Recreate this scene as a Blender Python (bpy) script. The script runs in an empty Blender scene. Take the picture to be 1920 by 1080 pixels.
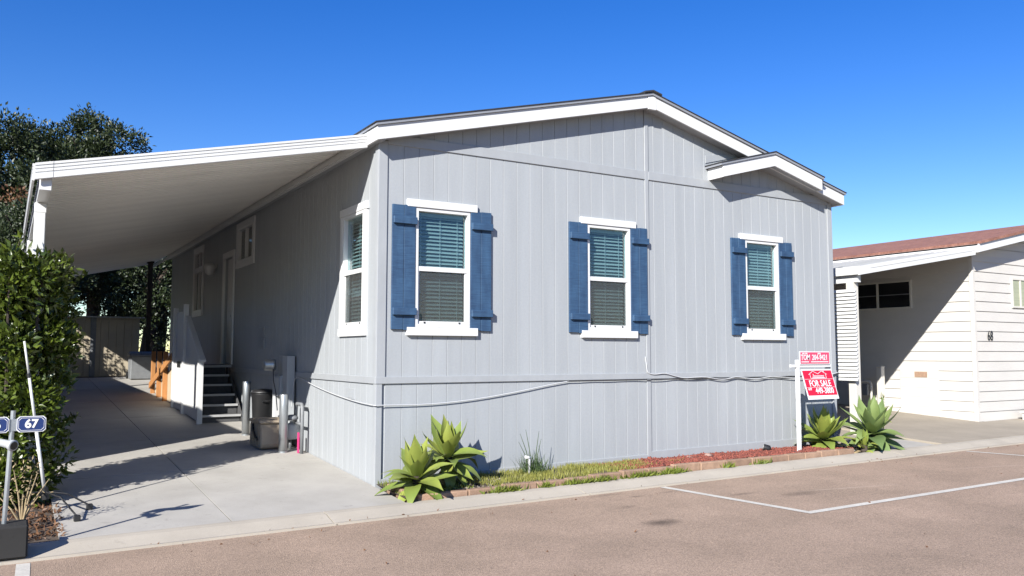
import bpy, math, random
import numpy as np
from mathutils import Vector, Matrix
random.seed(7); RNG = np.random.default_rng(7)
scene = bpy.context.scene
COL = scene.collection
R = math.radians

# ---------------------------------------------------------------- camera
cam_d = bpy.data.cameras.new('camera'); cam = bpy.data.objects.new('camera', cam_d); COL.objects.link(cam)
F_PX, YAW, PITCH, ROLL = 1571.87, 0.54212, 0.07781, 0.001167
cam_d.sensor_width = 36.0; cam_d.lens = F_PX / 1920 * 36.0
cam_d.clip_start = 0.05; cam_d.clip_end = 2000
_f = Vector((math.sin(YAW)*math.cos(PITCH), math.cos(YAW)*math.cos(PITCH), math.sin(PITCH)))
_r0 = Vector((math.cos(YAW), -math.sin(YAW), 0)); _u0 = _r0.cross(_f)
_r = math.cos(ROLL)*_r0 + math.sin(ROLL)*_u0; _u = -math.sin(ROLL)*_r0 + math.cos(ROLL)*_u0
M = Matrix.Identity(4)
for i in range(3):
    M[i][0] = _r[i]; M[i][1] = _u[i]; M[i][2] = -_f[i]
M[0][3], M[1][3], M[2][3] = -3.7928, -9.4063, 1.5641
cam.matrix_world = M
scene.camera = cam
scene.render.resolution_x = 1024; scene.render.resolution_y = 576

# ---------------------------------------------------------------- sky and sun
SUN = Vector((-0.709, -0.515, 0.481)).normalized()      # direction towards the sun
world = bpy.data.worlds.new('World'); scene.world = world; world.use_nodes = True
wn = world.node_tree.nodes; wl = world.node_tree.links; wn.clear()
sky = wn.new('ShaderNodeTexSky'); sky.sky_type = 'NISHITA'; sky.sun_disc = False
sky.sun_elevation = math.asin(SUN.z); sky.sun_rotation = math.atan2(SUN.x, SUN.y)
sky.altitude = 100; sky.air_density = 1.0; sky.dust_density = 0.0; sky.ozone_density = 3.0
hsv = wn.new('ShaderNodeHueSaturation'); hsv.inputs['Saturation'].default_value = 1.385; hsv.inputs['Hue'].default_value = 0.520
bg = wn.new('ShaderNodeBackground'); bg.inputs['Strength'].default_value = 0.080
wo = wn.new('ShaderNodeOutputWorld')
wl.new(sky.outputs[0], hsv.inputs['Color']); wl.new(hsv.outputs[0], bg.inputs[0]); wl.new(bg.outputs[0], wo.inputs[0])
sd = bpy.data.lights.new('sun', 'SUN'); sd.energy = 5.0; sd.angle = R(0.53); sd.color = (1.0, 0.97, 0.915)
so = bpy.data.objects.new('sun', sd); COL.objects.link(so); so.location = (-20, -15, 20)
so.rotation_euler = (-SUN).to_track_quat('-Z', 'Y').to_euler()
vs = scene.view_settings
vs.view_transform = 'Standard'; vs.look = 'None'; vs.gamma = 1.0; vs.use_curve_mapping = False; vs.exposure = 1.08

# ---------------------------------------------------------------- helpers: materials
def lin(r, g, b):
    f = lambda c: (c/255/12.92) if c/255 <= 0.04045 else ((c/255+0.055)/1.055)**2.4
    return (f(r), f(g), f(b))
K = 0.68        # reflectances are written for exposure 0.5 and brought down to the exposure used here
def kc(c): return tuple(x*K for x in c)
def nt(name):
    m = bpy.data.materials.new(name); m.use_nodes = True
    t = m.node_tree; return m, t.nodes, t.links, t.nodes['Principled BSDF']
def mat(name, col, rough=0.6, var=0.08, scale=(3, 3, 3), col2=None, bump=0.0, bscale=60, metal=0.0, spec=None, fine=0.0, fscale=180.0, objrand=0.0):
    """principled + world-space noise variation, optional fine speckle, bump and per-object value jitter"""
    col = kc(col); col2 = kc(col2) if col2 else None
    m, N, L, P = nt(name)
    g = N.new('ShaderNodeNewGeometry'); mp = N.new('ShaderNodeMapping'); mp.inputs['Scale'].default_value = scale
    L.new(g.outputs['Position'], mp.inputs['Vector'])
    nz = N.new('ShaderNodeTexNoise'); nz.inputs['Scale'].default_value = 1.0; nz.inputs['Detail'].default_value = 6; nz.inputs['Roughness'].default_value = 0.62
    L.new(mp.outputs[0], nz.inputs['Vector'])
    rp = N.new('ShaderNodeValToRGB'); rp.color_ramp.elements[0].position = 0.3; rp.color_ramp.elements[1].position = 0.72
    a = col2 if col2 else tuple(c*(1-var*1.6) for c in col); b = tuple(min(c*(1+var), 1) for c in col)
    rp.color_ramp.elements[0].color = (*a, 1); rp.color_ramp.elements[1].color = (*b, 1)
    L.new(nz.outputs[0], rp.inputs[0]); out = rp.outputs[0]
    if fine > 0:
        n2 = N.new('ShaderNodeTexNoise'); n2.inputs['Scale'].default_value = fscale; n2.inputs['Detail'].default_value = 3
        L.new(g.outputs['Position'], n2.inputs['Vector'])
        mr = N.new('ShaderNodeMapRange'); mr.inputs[1].default_value = 0.3; mr.inputs[2].default_value = 0.7; mr.inputs[3].default_value = 1-fine; mr.inputs[4].default_value = 1+fine
        L.new(n2.outputs[0], mr.inputs[0])
        mx = N.new('ShaderNodeVectorMath'); mx.operation = 'SCALE'; L.new(out, mx.inputs[0]); L.new(mr.outputs[0], mx.inputs['Scale']); out = mx.outputs[0]
    if objrand > 0:
        oi = N.new('ShaderNodeObjectInfo'); mr = N.new('ShaderNodeMapRange'); mr.inputs[3].default_value = 1-objrand; mr.inputs[4].default_value = 1+objrand
        L.new(oi.outputs['Random'], mr.inputs[0])
        mx = N.new('ShaderNodeVectorMath'); mx.operation = 'SCALE'; L.new(out, mx.inputs[0]); L.new(mr.outputs[0], mx.inputs['Scale']); out = mx.outputs[0]
    L.new(out, P.inputs['Base Color'])
    P.inputs['Roughness'].default_value = rough; P.inputs['Metallic'].default_value = metal
    if spec is not None: P.inputs['Specular IOR Level'].default_value = spec
    if bump > 0:
        n3 = N.new('ShaderNodeTexNoise'); n3.inputs['Scale'].default_value = bscale; n3.inputs['Detail'].default_value = 4
        L.new(g.outputs['Position'], n3.inputs['Vector'])
        bp = N.new('ShaderNodeBump'); bp.inputs['Strength'].default_value = bump; bp.inputs['Distance'].default_value = 0.01
        L.new(n3.outputs[0], bp.inputs['Height']); L.new(bp.outputs[0], P.inputs['Normal'])
    return m
def plain(name, col, rough=0.5, metal=0.0, emit=None):
    col = kc(col); m, N, L, P = nt(name); P.inputs['Base Color'].default_value = (*col, 1); P.inputs['Roughness'].default_value = rough; P.inputs['Metallic'].default_value = metal
    return m
def leafmat(name, c1, c2, rough=0.4, trans=0.25, objrand=True, pos_scale=14.0):
    c1 = kc(c1); c2 = kc(c2); m, N, L, P = nt(name)
    g = N.new('ShaderNodeNewGeometry')
    rp = N.new('ShaderNodeValToRGB'); rp.color_ramp.elements[0].color = (*c1, 1); rp.color_ramp.elements[1].color = (*c2, 1)
    if objrand:
        s = N.new('ShaderNodeObjectInfo'); src = s.outputs['Random']
    else:
        src = g.outputs['Random Per Island']
    nz = N.new('ShaderNodeTexNoise'); nz.inputs['Scale'].default_value = pos_scale; nz.inputs['Detail'].default_value = 3; L.new(g.outputs['Position'], nz.inputs['Vector'])
    ma = N.new('ShaderNodeMath'); ma.operation = 'MULTIPLY_ADD'; ma.inputs[1].default_value = 0.55; L.new(src, ma.inputs[0])
    mb = N.new('ShaderNodeMath'); mb.operation = 'MULTIPLY'; mb.inputs[1].default_value = 0.5; L.new(nz.outputs[0], mb.inputs[0]); L.new(mb.outputs[0], ma.inputs[2])
    L.new(ma.outputs[0], rp.inputs[0]); L.new(rp.outputs[0], P.inputs['Base Color'])
    P.inputs['Roughness'].default_value = rough
    t = N.new('ShaderNodeBsdfTranslucent'); L.new(rp.outputs[0], t.inputs[0])
    ms = N.new('ShaderNodeMixShader'); ms.inputs[0].default_value = trans
    L.new(P.outputs[0], ms.inputs[1]); L.new(t.outputs[0], ms.inputs[2])
    L.new(ms.outputs[0], N['Material Output'].inputs[0])
    return m

# ---------------------------------------------------------------- helpers: meshes
class MB:
    def __init__(s): s.v = []; s.f = []
    def add(s, vs, fs):
        n = len(s.v); s.v += [tuple(v) for v in vs]; s.f += [tuple(i+n for i in f) for f in fs]; return s
    def box(s, x0, x1, y0, y1, z0, z1):
        if x0 > x1: x0, x1 = x1, x0
        if y0 > y1: y0, y1 = y1, y0
        if z0 > z1: z0, z1 = z1, z0
        return s.add([(x0,y0,z0),(x1,y0,z0),(x1,y1,z0),(x0,y1,z0),(x0,y0,z1),(x1,y0,z1),(x1,y1,z1),(x0,y1,z1)],
                     [(0,3,2,1),(4,5,6,7),(0,1,5,4),(1,2,6,5),(2,3,7,6),(3,0,4,7)])
    def prism(s, poly, fa, fb):
        """poly: list of 2D pts; fa, fb map a 2D pt to the two end caps"""
        n = len(poly); vs = [fa(*p) for p in poly] + [fb(*p) for p in poly]
        fs = [tuple(range(n-1, -1, -1)), tuple(range(n, 2*n))] + [(i, (i+1) % n, n+(i+1) % n, n+i) for i in range(n)]
        return s.add(vs, fs)
    def xprism(s, poly, x0, x1): return s.prism(poly, lambda a, b: (x0, a, b), lambda a, b: (x1, a, b))
    def yprism(s, poly, y0, y1): return s.prism(poly, lambda a, b: (a, y0, b), lambda a, b: (a, y1, b))
    def zprism(s, poly, z0, z1): return s.prism(poly, lambda a, b: (a, b, z0), lambda a, b: (a, b, z1))
    def tube(s, pts, rad, n=8, caps=True):
        pts = [Vector(p) for p in pts]; m = len(pts)
        rr = rad if isinstance(rad, (list, tuple)) else [rad]*m
        vs = []; up = None
        for i, p in enumerate(pts):
            d = (pts[min(i+1, m-1)] - pts[max(i-1, 0)]).normalized()
            if up is None: up = Vector((0, 0, 1)) if abs(d.z) < 0.9 else Vector((1, 0, 0))
            a = d.cross(up).normalized(); b = a.cross(d).normalized(); up = b
            for k in range(n):
                t = 2*math.pi*k/n; vs.append(p + rr[i]*(math.cos(t)*a + math.sin(t)*b))
        fs = [(i*n+k, i*n+(k+1) % n, (i+1)*n+(k+1) % n, (i+1)*n+k) for i in range(m-1) for k in range(n)]
        if caps: fs += [tuple(range(n-1, -1, -1)), tuple((m-1)*n+k for k in range(n))]
        return s.add(vs, fs)
    def lathe(s, prof, c=(0, 0, 0), n=20):
        vs = [(c[0]+r*math.cos(2*math.pi*k/n), c[1]+r*math.sin(2*math.pi*k/n), c[2]+z) for r, z in prof for k in range(n)]
        m = len(prof)
        fs = [(i*n+k, i*n+(k+1) % n, (i+1)*n+(k+1) % n, (i+1)*n+k) for i in range(m-1) for k in range(n)]
        fs += [tuple(range(n-1, -1, -1)), tuple((m-1)*n+k for k in range(n))]
        return s.add(vs, fs)
    def xf(s, mtx): s.v = [tuple(mtx @ Vector(v)) for v in s.v]; return s
    def mesh(s, name):
        me = bpy.data.meshes.new(name); me.from_pydata(s.v, [], s.f); me.update(); return me
    def build(s, name, m, parent=None, smooth=False, bevel=0.0, loc=None):
        return link(name, s.mesh(name), m, parent, smooth, bevel, loc)
def link(name, me, m, parent=None, smooth=False, bevel=0.0, loc=None):
    if m is not None and not me.materials: me.materials.append(m)
    o = bpy.data.objects.new(name, me); COL.objects.link(o)
    if parent is not None: o.parent = parent
    if loc is not None: o.location = loc
    if smooth:
        for p in me.polygons: p.use_smooth = True
    if bevel > 0:
        b = o.modifiers.new('bevel', 'BEVEL'); b.width = bevel; b.segments = 1; b.limit_method = 'ANGLE'; b.angle_limit = R(40)
    return o
def tag(o, label, cat, group=None):
    o['label'] = label; o['category'] = cat
    if group: o['group'] = group
    return o
def struct(o): o['kind'] = 'structure'; return o
def empty(name, loc=(0, 0, 0), parent=None):
    o = bpy.data.objects.new(name, None); COL.objects.link(o); o.location = loc; o.empty_display_size = 0.2
    if parent is not None: o.parent = parent
    return o
def thing(name, label, cat, loc=(0, 0, 0), group=None): return tag(empty(name, loc), label, cat, group)
def npmesh(name, V, Fq):
    me = bpy.data.meshes.new(name); nv, nf = len(V), len(Fq); k = Fq.shape[1]
    me.vertices.add(nv); me.vertices.foreach_set('co', np.ascontiguousarray(V, dtype=np.float32).ravel())
    me.loops.add(nf*k); me.loops.foreach_set('vertex_index', np.ascontiguousarray(Fq, dtype=np.int32).ravel())
    me.polygons.add(nf); me.polygons.foreach_set('loop_start', np.arange(0, nf*k, k, dtype=np.int32)); me.polygons.foreach_set('loop_total', np.full(nf, k, dtype=np.int32))
    me.update(calc_edges=True); return me
def leafcloud(name, C, L, W, nrm=None, jitter=0.6, up=0.3):
    """C: (n,3) leaf base points, L/W length and width, nrm: preferred outward directions; each leaf is a folded blade of four triangles"""
    n = len(C); d = RNG.normal(size=(n, 3))
    d /= np.linalg.norm(d, axis=1)[:, None]
    if nrm is not None: d = d*jitter + nrm
    d[:, 2] += up; d /= np.linalg.norm(d, axis=1)[:, None]
    r = RNG.normal(size=(n, 3)); s = np.cross(d, r); s /= np.linalg.norm(s, axis=1)[:, None]; q = np.cross(s, d)
    l = (L*RNG.uniform(0.5, 1.35, n))[:, None]; w = (W*RNG.uniform(0.7, 1.2, n))[:, None]
    b = C; m1 = C + d*l*0.4 + s*w*0.5 + q*w*0.16; m2 = C + d*l*0.4 - s*w*0.5 + q*w*0.16
    t1 = C + d*l*0.45; tip = C + d*l - q*l*0.12
    V = np.stack([b, m1, tip, m2, t1], 1).reshape(-1, 3)
    base = (np.arange(n)*5)[:, None]
    Fq = np.concatenate([base+np.array([[0, 1, 4]]), base+np.array([[1, 2, 4]]), base+np.array([[2, 3, 4]]), base+np.array([[3, 0, 4]])])
    return npmesh(name, V, Fq)
def text_mesh(s, size, sx=1.0, bold=0.0, ext=0.0015):
    c = bpy.data.curves.new('t', 'FONT'); c.body = s; c.size = size; c.extrude = ext; c.offset = bold; c.align_x = 'CENTER'; c.align_y = 'CENTER'; c.resolution_u = 3
    o = bpy.data.objects.new('t', c); COL.objects.link(o); bpy.context.view_layer.update()
    me = bpy.data.meshes.new_from_object(o.evaluated_get(bpy.context.evaluated_depsgraph_get()))
    bpy.data.objects.remove(o); bpy.data.curves.remove(c)
    me.transform(Matrix.Diagonal((sx, 1, 1, 1))); me.materials.clear(); return me

def gz(x, y): return 0.01*max(-40, min(x, 40)) + 0.055*max(-0.95, min(y, 24))

# ---------------------------------------------------------------- materials
M_gray = mat('grey_paint', (0.43, 0.452, 0.470), 0.55, 0.055, (4.0, 4.0, 0.35), bump=0.12, bscale=90, fine=0.03, fscale=40)
M_gtrim = mat('grey_trim_paint', (0.42, 0.438, 0.455), 0.5, 0.04, (6, 6, 3), bump=0.08, bscale=120)
M_white = mat('white_paint', (0.80, 0.80, 0.79), 0.45, 0.03, (1.5, 1.5, 1.5), bump=0.05, bscale=80)
M_vinyl = mat('white_vinyl', (0.82, 0.82, 0.81), 0.35, 0.02)
M_alu = mat('white_aluminium', (0.78, 0.78, 0.76), 0.38, 0.04, (0.6, 2.0, 2.0))
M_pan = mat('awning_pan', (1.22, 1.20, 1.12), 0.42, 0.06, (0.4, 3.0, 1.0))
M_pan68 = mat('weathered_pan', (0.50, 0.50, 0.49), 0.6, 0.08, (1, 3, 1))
M_blind = mat('blind_slat', (0.60, 0.60, 0.585), 0.5, 0.02)
M_dark = plain('dark_interior', (0.015, 0.015, 0.016), 0.8)  # near-black colour stands in for the unlit rooms
M_shingle = mat('dark_shingle', (0.035, 0.036, 0.04), 0.9, 0.3, (8, 8, 8), bump=0.5, bscale=60)
M_edge = mat('roof_edge', (0.30, 0.315, 0.35), 0.6, 0.05)
M_steel = mat('galvanised_steel', (0.55, 0.58, 0.60), 0.38, 0.12, (9, 9, 3), metal=0.75, bump=0.05, bscale=50)
M_black = mat('black_plastic', (0.02, 0.02, 0.021), 0.45, 0.15)
M_cab = mat('grey_cabinet', (0.50, 0.52, 0.53), 0.45, 0.05)
M_tan = mat('tan_plastic', (0.42, 0.34, 0.25), 0.55, 0.08, (5, 5, 5))
M_pipe = mat('grey_pipe', (0.24, 0.25, 0.26), 0.5, 0.1, (8, 8, 8))
M_pink = plain('pink_ribbon', (0.75, 0.05, 0.22), 0.6)
M_wood = mat('orange_wood', (0.58, 0.26, 0.085), 0.6, 0.14, (14, 14, 2), bump=0.1, bscale=60)
M_ply = mat('plywood', (0.62, 0.49, 0.33), 0.7, 0.08, (6, 6, 2))
M_tread = mat('grey_tread', (0.085, 0.085, 0.088), 0.85, 0.15, (12, 12, 12), bump=0.3, bscale=90)
M_nosing = mat('tread_nosing', (0.5, 0.5, 0.5), 0.7, 0.1)
M_soil = mat('soil', (0.11, 0.08, 0.06), 0.95, 0.25, (7, 7, 7), bump=0.8, bscale=40, fine=0.3)
M_mulch = mat('red_mulch', (0.30, 0.075, 0.05), 0.9, 0.3, (30, 30, 30), fine=0.3, fscale=70)
M_brick = mat('tan_brick', (0.40, 0.255, 0.17), 0.85, 0.16, (9, 9, 9), bump=0.35, bscale=70, fine=0.12, fscale=150, objrand=0.14)
M_cable = plain('cable', (0.62, 0.63, 0.64), 0.5)
M_cable2 = plain('dark_cable', (0.06, 0.06, 0.065), 0.5)
M_red = mat('red_sign', (0.66, 0.012, 0.045), 0.4, 0.03)
M_red_glare = mat('red_sign_glare', (0.78, 0.075, 0.17), 0.4, 0.03)  # red of the rider with sun glare mixed into the colour
M_signw = plain('sign_white', (0.84, 0.84, 0.84), 0.45)
M_navy = plain('navy_enamel', (0.02, 0.045, 0.17), 0.25)
M_cream = mat('cream_siding', (0.69, 0.66, 0.61), 0.6, 0.035, (1.5, 1.5, 3), bump=0.05, bscale=60)
M_cream2 = mat('cream_trim', (0.72, 0.69, 0.62), 0.55, 0.03)
M_redroof = mat('red_shingle', (0.32, 0.15, 0.105), 0.92, 0.25, (3, 9, 3), col2=(0.21, 0.085, 0.06), bump=0.6, bscale=40, fine=0.25, fscale=30)
M_bark = mat('bark', (0.07, 0.052, 0.04), 0.95, 0.3, (10, 10, 3), bump=0.9, bscale=25)
M_twig = mat('dry_twig', (0.42, 0.32, 0.18), 0.85, 0.2)
M_shed = mat('shed_panel', (0.58, 0.50, 0.37), 0.6, 0.06)
M_oak = leafmat('oak_leaf', (0.010, 0.020, 0.006), (0.055, 0.080, 0.022), 0.5, 0.12, False, 1.2)
M_oak2 = leafmat('tawny_leaf', (0.10, 0.045, 0.02), (0.30, 0.15, 0.07), 0.6, 0.2, False, 2.0)
M_hedge = leafmat('hedge_leaf', (0.020, 0.050, 0.008), (0.17, 0.22, 0.028), 0.33, 0.22, False, 4.0)
M_agave = leafmat('agave_leaf', (0.14, 0.225, 0.05), (0.42, 0.46, 0.09), 0.42, 0.12, True, 5.0)
M_agave_b = leafmat('agave_leaf_blue', (0.12, 0.20, 0.075), (0.30, 0.385, 0.12), 0.42, 0.10, True, 5.0)
M_grass = leafmat('grass_blade', (0.16, 0.20, 0.03), (0.52, 0.48, 0.12), 0.6, 0.3, False, 6.0)
M_weed = leafmat('weed_leaf', (0.09, 0.15, 0.02), (0.32, 0.36, 0.05), 0.6, 0.3, False, 6.0)
M_rush = leafmat('rush_blade', (0.03, 0.07, 0.015), (0.10, 0.16, 0.04), 0.6, 0.2, False, 6.0)

def shutter_material():
    m, N, L, P = nt('blue_stained_wood')
    g = N.new('ShaderNodeNewGeometry')
    def noise(sc, sy, sz, det=5):
        mp = N.new('ShaderNodeMapping'); mp.inputs['Scale'].default_value = (sc, sy, sz); L.new(g.outputs['Position'], mp.inputs['Vector'])
        n = N.new('ShaderNodeTexNoise'); n.inputs['Scale'].default_value = 1; n.inputs['Detail'].default_value = det; L.new(mp.outputs[0], n.inputs['Vector']); return n.outputs[0]
    saw = noise(6, 6, 130); big = noise(10, 10, 3)
    rp = N.new('ShaderNodeValToRGB'); e = rp.color_ramp.elements; e[0].position = 0.32; e[1].position = 0.75
    e[0].color = (0.009, 0.030, 0.074, 1); e[1].color = (0.036, 0.093, 0.178, 1)
    mx = N.new('ShaderNodeMath'); mx.operation = 'MULTIPLY_ADD'; mx.inputs[1].default_value = 0.55; L.new(saw, mx.inputs[0])
    m2 = N.new('ShaderNodeMath'); m2.operation = 'MULTIPLY'; m2.inputs[1].default_value = 0.45; L.new(big, m2.inputs[0]); L.new(m2.outputs[0], mx.inputs[2])
    L.new(mx.outputs[0], rp.inputs[0]); L.new(rp.outputs[0], P.inputs['Base Color']); P.inputs['Roughness'].default_value = 0.7
    bp = N.new('ShaderNodeBump'); bp.inputs['Strength'].default_value = 0.35; bp.inputs['Distance'].default_value = 0.004; L.new(saw, bp.inputs['Height']); L.new(bp.outputs[0], P.inputs['Normal'])
    return m
M_blue = shutter_material()

def glass_material(name, tint, refl=1.0):
    m, N, L, P = nt(name); N.remove(P)
    t = N.new('ShaderNodeBsdfTransparent'); t.inputs[0].default_value = (*tint, 1)
    gl = N.new('ShaderNodeBsdfGlossy'); gl.inputs['Roughness'].default_value = 0.02; gl.inputs[0].default_value = (1, 1, 1, 1)
    fr = N.new('ShaderNodeLayerWeight'); fr.inputs[0].default_value = 0.5
    pw = N.new('ShaderNodeMath'); pw.operation = 'POWER'; pw.inputs[1].default_value = 3.5; L.new(fr.outputs['Facing'], pw.inputs[0])
    mu = N.new('ShaderNodeMath'); mu.operation = 'MULTIPLY_ADD'; mu.inputs[1].default_value = 0.6*refl; mu.inputs[2].default_value = 0.05*refl; mu.use_clamp = True; L.new(pw.outputs[0], mu.inputs[0])
    ms = N.new('ShaderNodeMixShader'); L.new(mu.outputs[0], ms.inputs[0]); L.new(t.outputs[0], ms.inputs[1]); L.new(gl.outputs[0], ms.inputs[2])
    L.new(ms.outputs[0], N['Material Output'].inputs[0]); return m
M_glass = glass_material('window_glass', (0.73, 0.845, 0.86), 1.3)
M_glassd = glass_material('dark_glass', (0.5, 0.52, 0.52), 1.0)
def screen_material():
    m, N, L, P = nt('insect_screen'); P.inputs['Base Color'].default_value = (0.07, 0.07, 0.068, 1); P.inputs['Roughness'].default_value = 0.8
    t = N.new('ShaderNodeBsdfTransparent'); ms = N.new('ShaderNodeMixShader'); ms.inputs[0].default_value = 0.27
    L.new(t.outputs[0], ms.inputs[1]); L.new(P.outputs[0], ms.inputs[2]); L.new(ms.outputs[0], N['Material Output'].inputs[0]); return m
M_screen = screen_material()

def asphalt_material():
    m, N, L, P = nt('asphalt')
    g = N.new('ShaderNodeNewGeometry')
    def noise(sc, det=4, ro=0.6):
        n = N.new('ShaderNodeTexNoise'); n.inputs['Scale'].default_value = sc; n.inputs['Detail'].default_value = det; n.inputs['Roughness'].default_value = ro
        L.new(g.outputs['Position'], n.inputs['Vector']); return n.outputs[0]
    rp = N.new('ShaderNodeValToRGB'); e = rp.color_ramp.elements
    e[0].position = 0.30; e[0].color = (0.250, 0.186, 0.138, 1); e[1].position = 0.72; e[1].color = (0.350, 0.258, 0.194, 1)
    L.new(noise(0.9, 5), rp.inputs[0])
    vo = N.new('ShaderNodeTexVoronoi'); vo.inputs['Scale'].default_value = 120; L.new(g.outputs['Position'], vo.inputs['Vector'])
    sp = N.new('ShaderNodeValToRGB'); sp.color_ramp.elements[0].color = (0.62, 0.62, 0.62, 1); sp.color_ramp.elements[1].color = (1.42, 1.39, 1.36, 1)
    sep = N.new('ShaderNodeSeparateColor'); L.new(vo.outputs['Color'], sep.inputs[0]); L.new(sep.outputs[0], sp.inputs[0])
    mx = N.new('ShaderNodeMix'); mx.data_type = 'RGBA'; mx.blend_type = 'MULTIPLY'; mx.inputs[0].default_value = 0.75
    L.new(rp.outputs[0], mx.inputs[6]); L.new(sp.outputs[0], mx.inputs[7]); out = mx.outputs[2]
    # oil stains: (x, y, half length, half width, strength)
    n = noise(5.0, 4); tot = None
    for (x, y, a, b, s) in ((1.77, -3.02, 0.27, 0.17, 0.75), (4.2, -2.64, 0.45, 0.16, 0.42), (2.5, -1.75, 0.16, 0.07, 0.35), (3.0, -1.72, 0.25, 0.05, 0.38), (2.0, -2.2, 0.2, 0.08, 0.3), (2.25, -1.5, 0.3, 0.06, 0.3), (3.6, -2.3, .3, .07, .35)):
        sb = N.new('ShaderNodeVectorMath'); sb.operation = 'SUBTRACT'; sb.inputs[1].default_value = (x, y, -0.08); L.new(g.outputs['Position'], sb.inputs[0])
        dv = N.new('ShaderNodeVectorMath'); dv.operation = 'DIVIDE'; dv.inputs[1].default_value = (a, b, 1); L.new(sb.outputs[0], dv.inputs[0])
        ln = N.new('ShaderNodeVectorMath'); ln.operation = 'LENGTH'; L.new(dv.outputs[0], ln.inputs[0])
        ad = N.new('ShaderNodeMath'); ad.operation = 'MULTIPLY_ADD'; ad.inputs[1].default_value = 1.2; L.new(n, ad.inputs[0]); L.new(ln.outputs['Value'], ad.inputs[2])
        mr = N.new('ShaderNodeMapRange'); mr.interpolation_type = 'SMOOTHSTEP'; mr.inputs[1].default_value = 0.65; mr.inputs[2].default_value = 1.75; mr.inputs[3].default_value = s; mr.inputs[4].default_value = 0
        L.new(ad.outputs[0], mr.inputs[0])
        if tot is None: tot = mr.outputs[0]
        else:
            q = N.new('ShaderNodeMath'); q.operation = 'MAXIMUM'; L.new(tot, q.inputs[0]); L.new(mr.outputs[0], q.inputs[1]); tot = q.outputs[0]
    mz = N.new('ShaderNodeMix'); mz.data_type = 'RGBA'; L.new(tot, mz.inputs[0]); L.new(out, mz.inputs[6]); mz.inputs[7].default_value = (0.055, 0.04, 0.032, 1)
    # worn pale streaks left by an older line
    lt = None
    for (x, y, a, b, rot, st_) in ((5.0, -2.70, 0.95, 0.035, -13, 0.5), (8.0, -2.6, 0.9, 0.03, -16, 0.45), (-1.2, -4.6, 1.6, 0.05, 8, 0.2)):
        mp = N.new('ShaderNodeMapping'); mp.vector_type = 'TEXTURE'; mp.inputs['Location'].default_value = (x, y, -0.05); mp.inputs['Rotation'].default_value = (0, 0, R(rot)); mp.inputs['Scale'].default_value = (a, b, 1)
        L.new(g.outputs['Position'], mp.inputs['Vector'])
        ln = N.new('ShaderNodeVectorMath'); ln.operation = 'LENGTH'; L.new(mp.outputs[0], ln.inputs[0])
        ad = N.new('ShaderNodeMath'); ad.operation = 'MULTIPLY_ADD'; ad.inputs[1].default_value = 1.3; L.new(n, ad.inputs[0]); L.new(ln.outputs['Value'], ad.inputs[2])
        mr = N.new('ShaderNodeMapRange'); mr.interpolation_type = 'SMOOTHSTEP'; mr.inputs[1].default_value = 0.6; mr.inputs[2].default_value = 1.8; mr.inputs[3].default_value = st_; mr.inputs[4].default_value = 0; L.new(ad.outputs[0], mr.inputs[0])
        if lt is None: lt = mr.outputs[0]
        else:
            q = N.new('ShaderNodeMath'); q.operation = 'MAXIMUM'; L.new(lt, q.inputs[0]); L.new(mr.outputs[0], q.inputs[1]); lt = q.outputs[0]
    my = N.new('ShaderNodeMix'); my.data_type = 'RGBA'; L.new(lt, my.inputs[0]); L.new(mz.outputs[2], my.inputs[6]); my.inputs[7].default_value = (0.45, 0.36, 0.29, 1); mz = my
    L.new(mz.outputs[2], P.inputs['Base Color']); P.inputs['Roughness'].default_value = 0.9; P.inputs['Specular IOR Level'].default_value = 0.25
    bp = N.new('ShaderNodeBump'); bp.inputs['Strength'].default_value = 0.8; bp.inputs['Distance'].default_value = 0.006
    L.new(vo.outputs['Distance'], bp.inputs['Height']); L.new(bp.outputs[0], P.inputs['Normal'])
    return m
M_asphalt = asphalt_material()
def concrete(name, c, stain=0.16, dark=0.35):
    c = kc(c)
    m, N, L, P = nt(name)
    g = N.new('ShaderNodeNewGeometry')
    def noise(sc, det=5, ro=0.6):
        n = N.new('ShaderNodeTexNoise'); n.inputs['Scale'].default_value = sc; n.inputs['Detail'].default_value = det; n.inputs['Roughness'].default_value = ro
        L.new(g.outputs['Position'], n.inputs['Vector']); return n.outputs[0]
    rp = N.new('ShaderNodeValToRGB'); e = rp.color_ramp.elements; e[0].position = 0.28; e[1].position = 0.68
    e[0].color = (*[x*(1-stain) for x in c], 1); e[1].color = (*[x*1.06 for x in c], 1); L.new(noise(1.3), rp.inputs[0])
    r2 = N.new('ShaderNodeValToRGB'); e = r2.color_ramp.elements; e[0].position = 0.24; e[0].color = (1-dark, 1-dark, 1-dark, 1); e[1].position = 0.40; e[1].color = (1, 1, 1, 1); L.new(noise(7, 6, 0.7), r2.inputs[0])
    mx = N.new('ShaderNodeMix'); mx.data_type = 'RGBA'; mx.blend_type = 'MULTIPLY'; mx.inputs[0].default_value = 0.8; L.new(rp.outputs[0], mx.inputs[6]); L.new(r2.outputs[0], mx.inputs[7])
    r3 = N.new('ShaderNodeMapRange'); r3.inputs[1].default_value = 0.3; r3.inputs[2].default_value = 0.7; r3.inputs[3].default_value = 0.92; r3.inputs[4].default_value = 1.07; L.new(noise(160, 2), r3.inputs[0])
    sc = N.new('ShaderNodeVectorMath'); sc.operation = 'SCALE'; L.new(mx.outputs[2], sc.inputs[0]); L.new(r3.outputs[0], sc.inputs['Scale'])
    L.new(sc.outputs[0], P.inputs['Base Color']); P.inputs['Roughness'].default_value = 0.85; P.inputs['Specular IOR Level'].default_value = 0.3
    bp = N.new('ShaderNodeBump'); bp.inputs['Strength'].default_value = 0.25; bp.inputs['Distance'].default_value = 0.004; L.new(noise(120, 4), bp.inputs['Height']); L.new(bp.outputs[0], P.inputs['Normal'])
    return m
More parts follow.
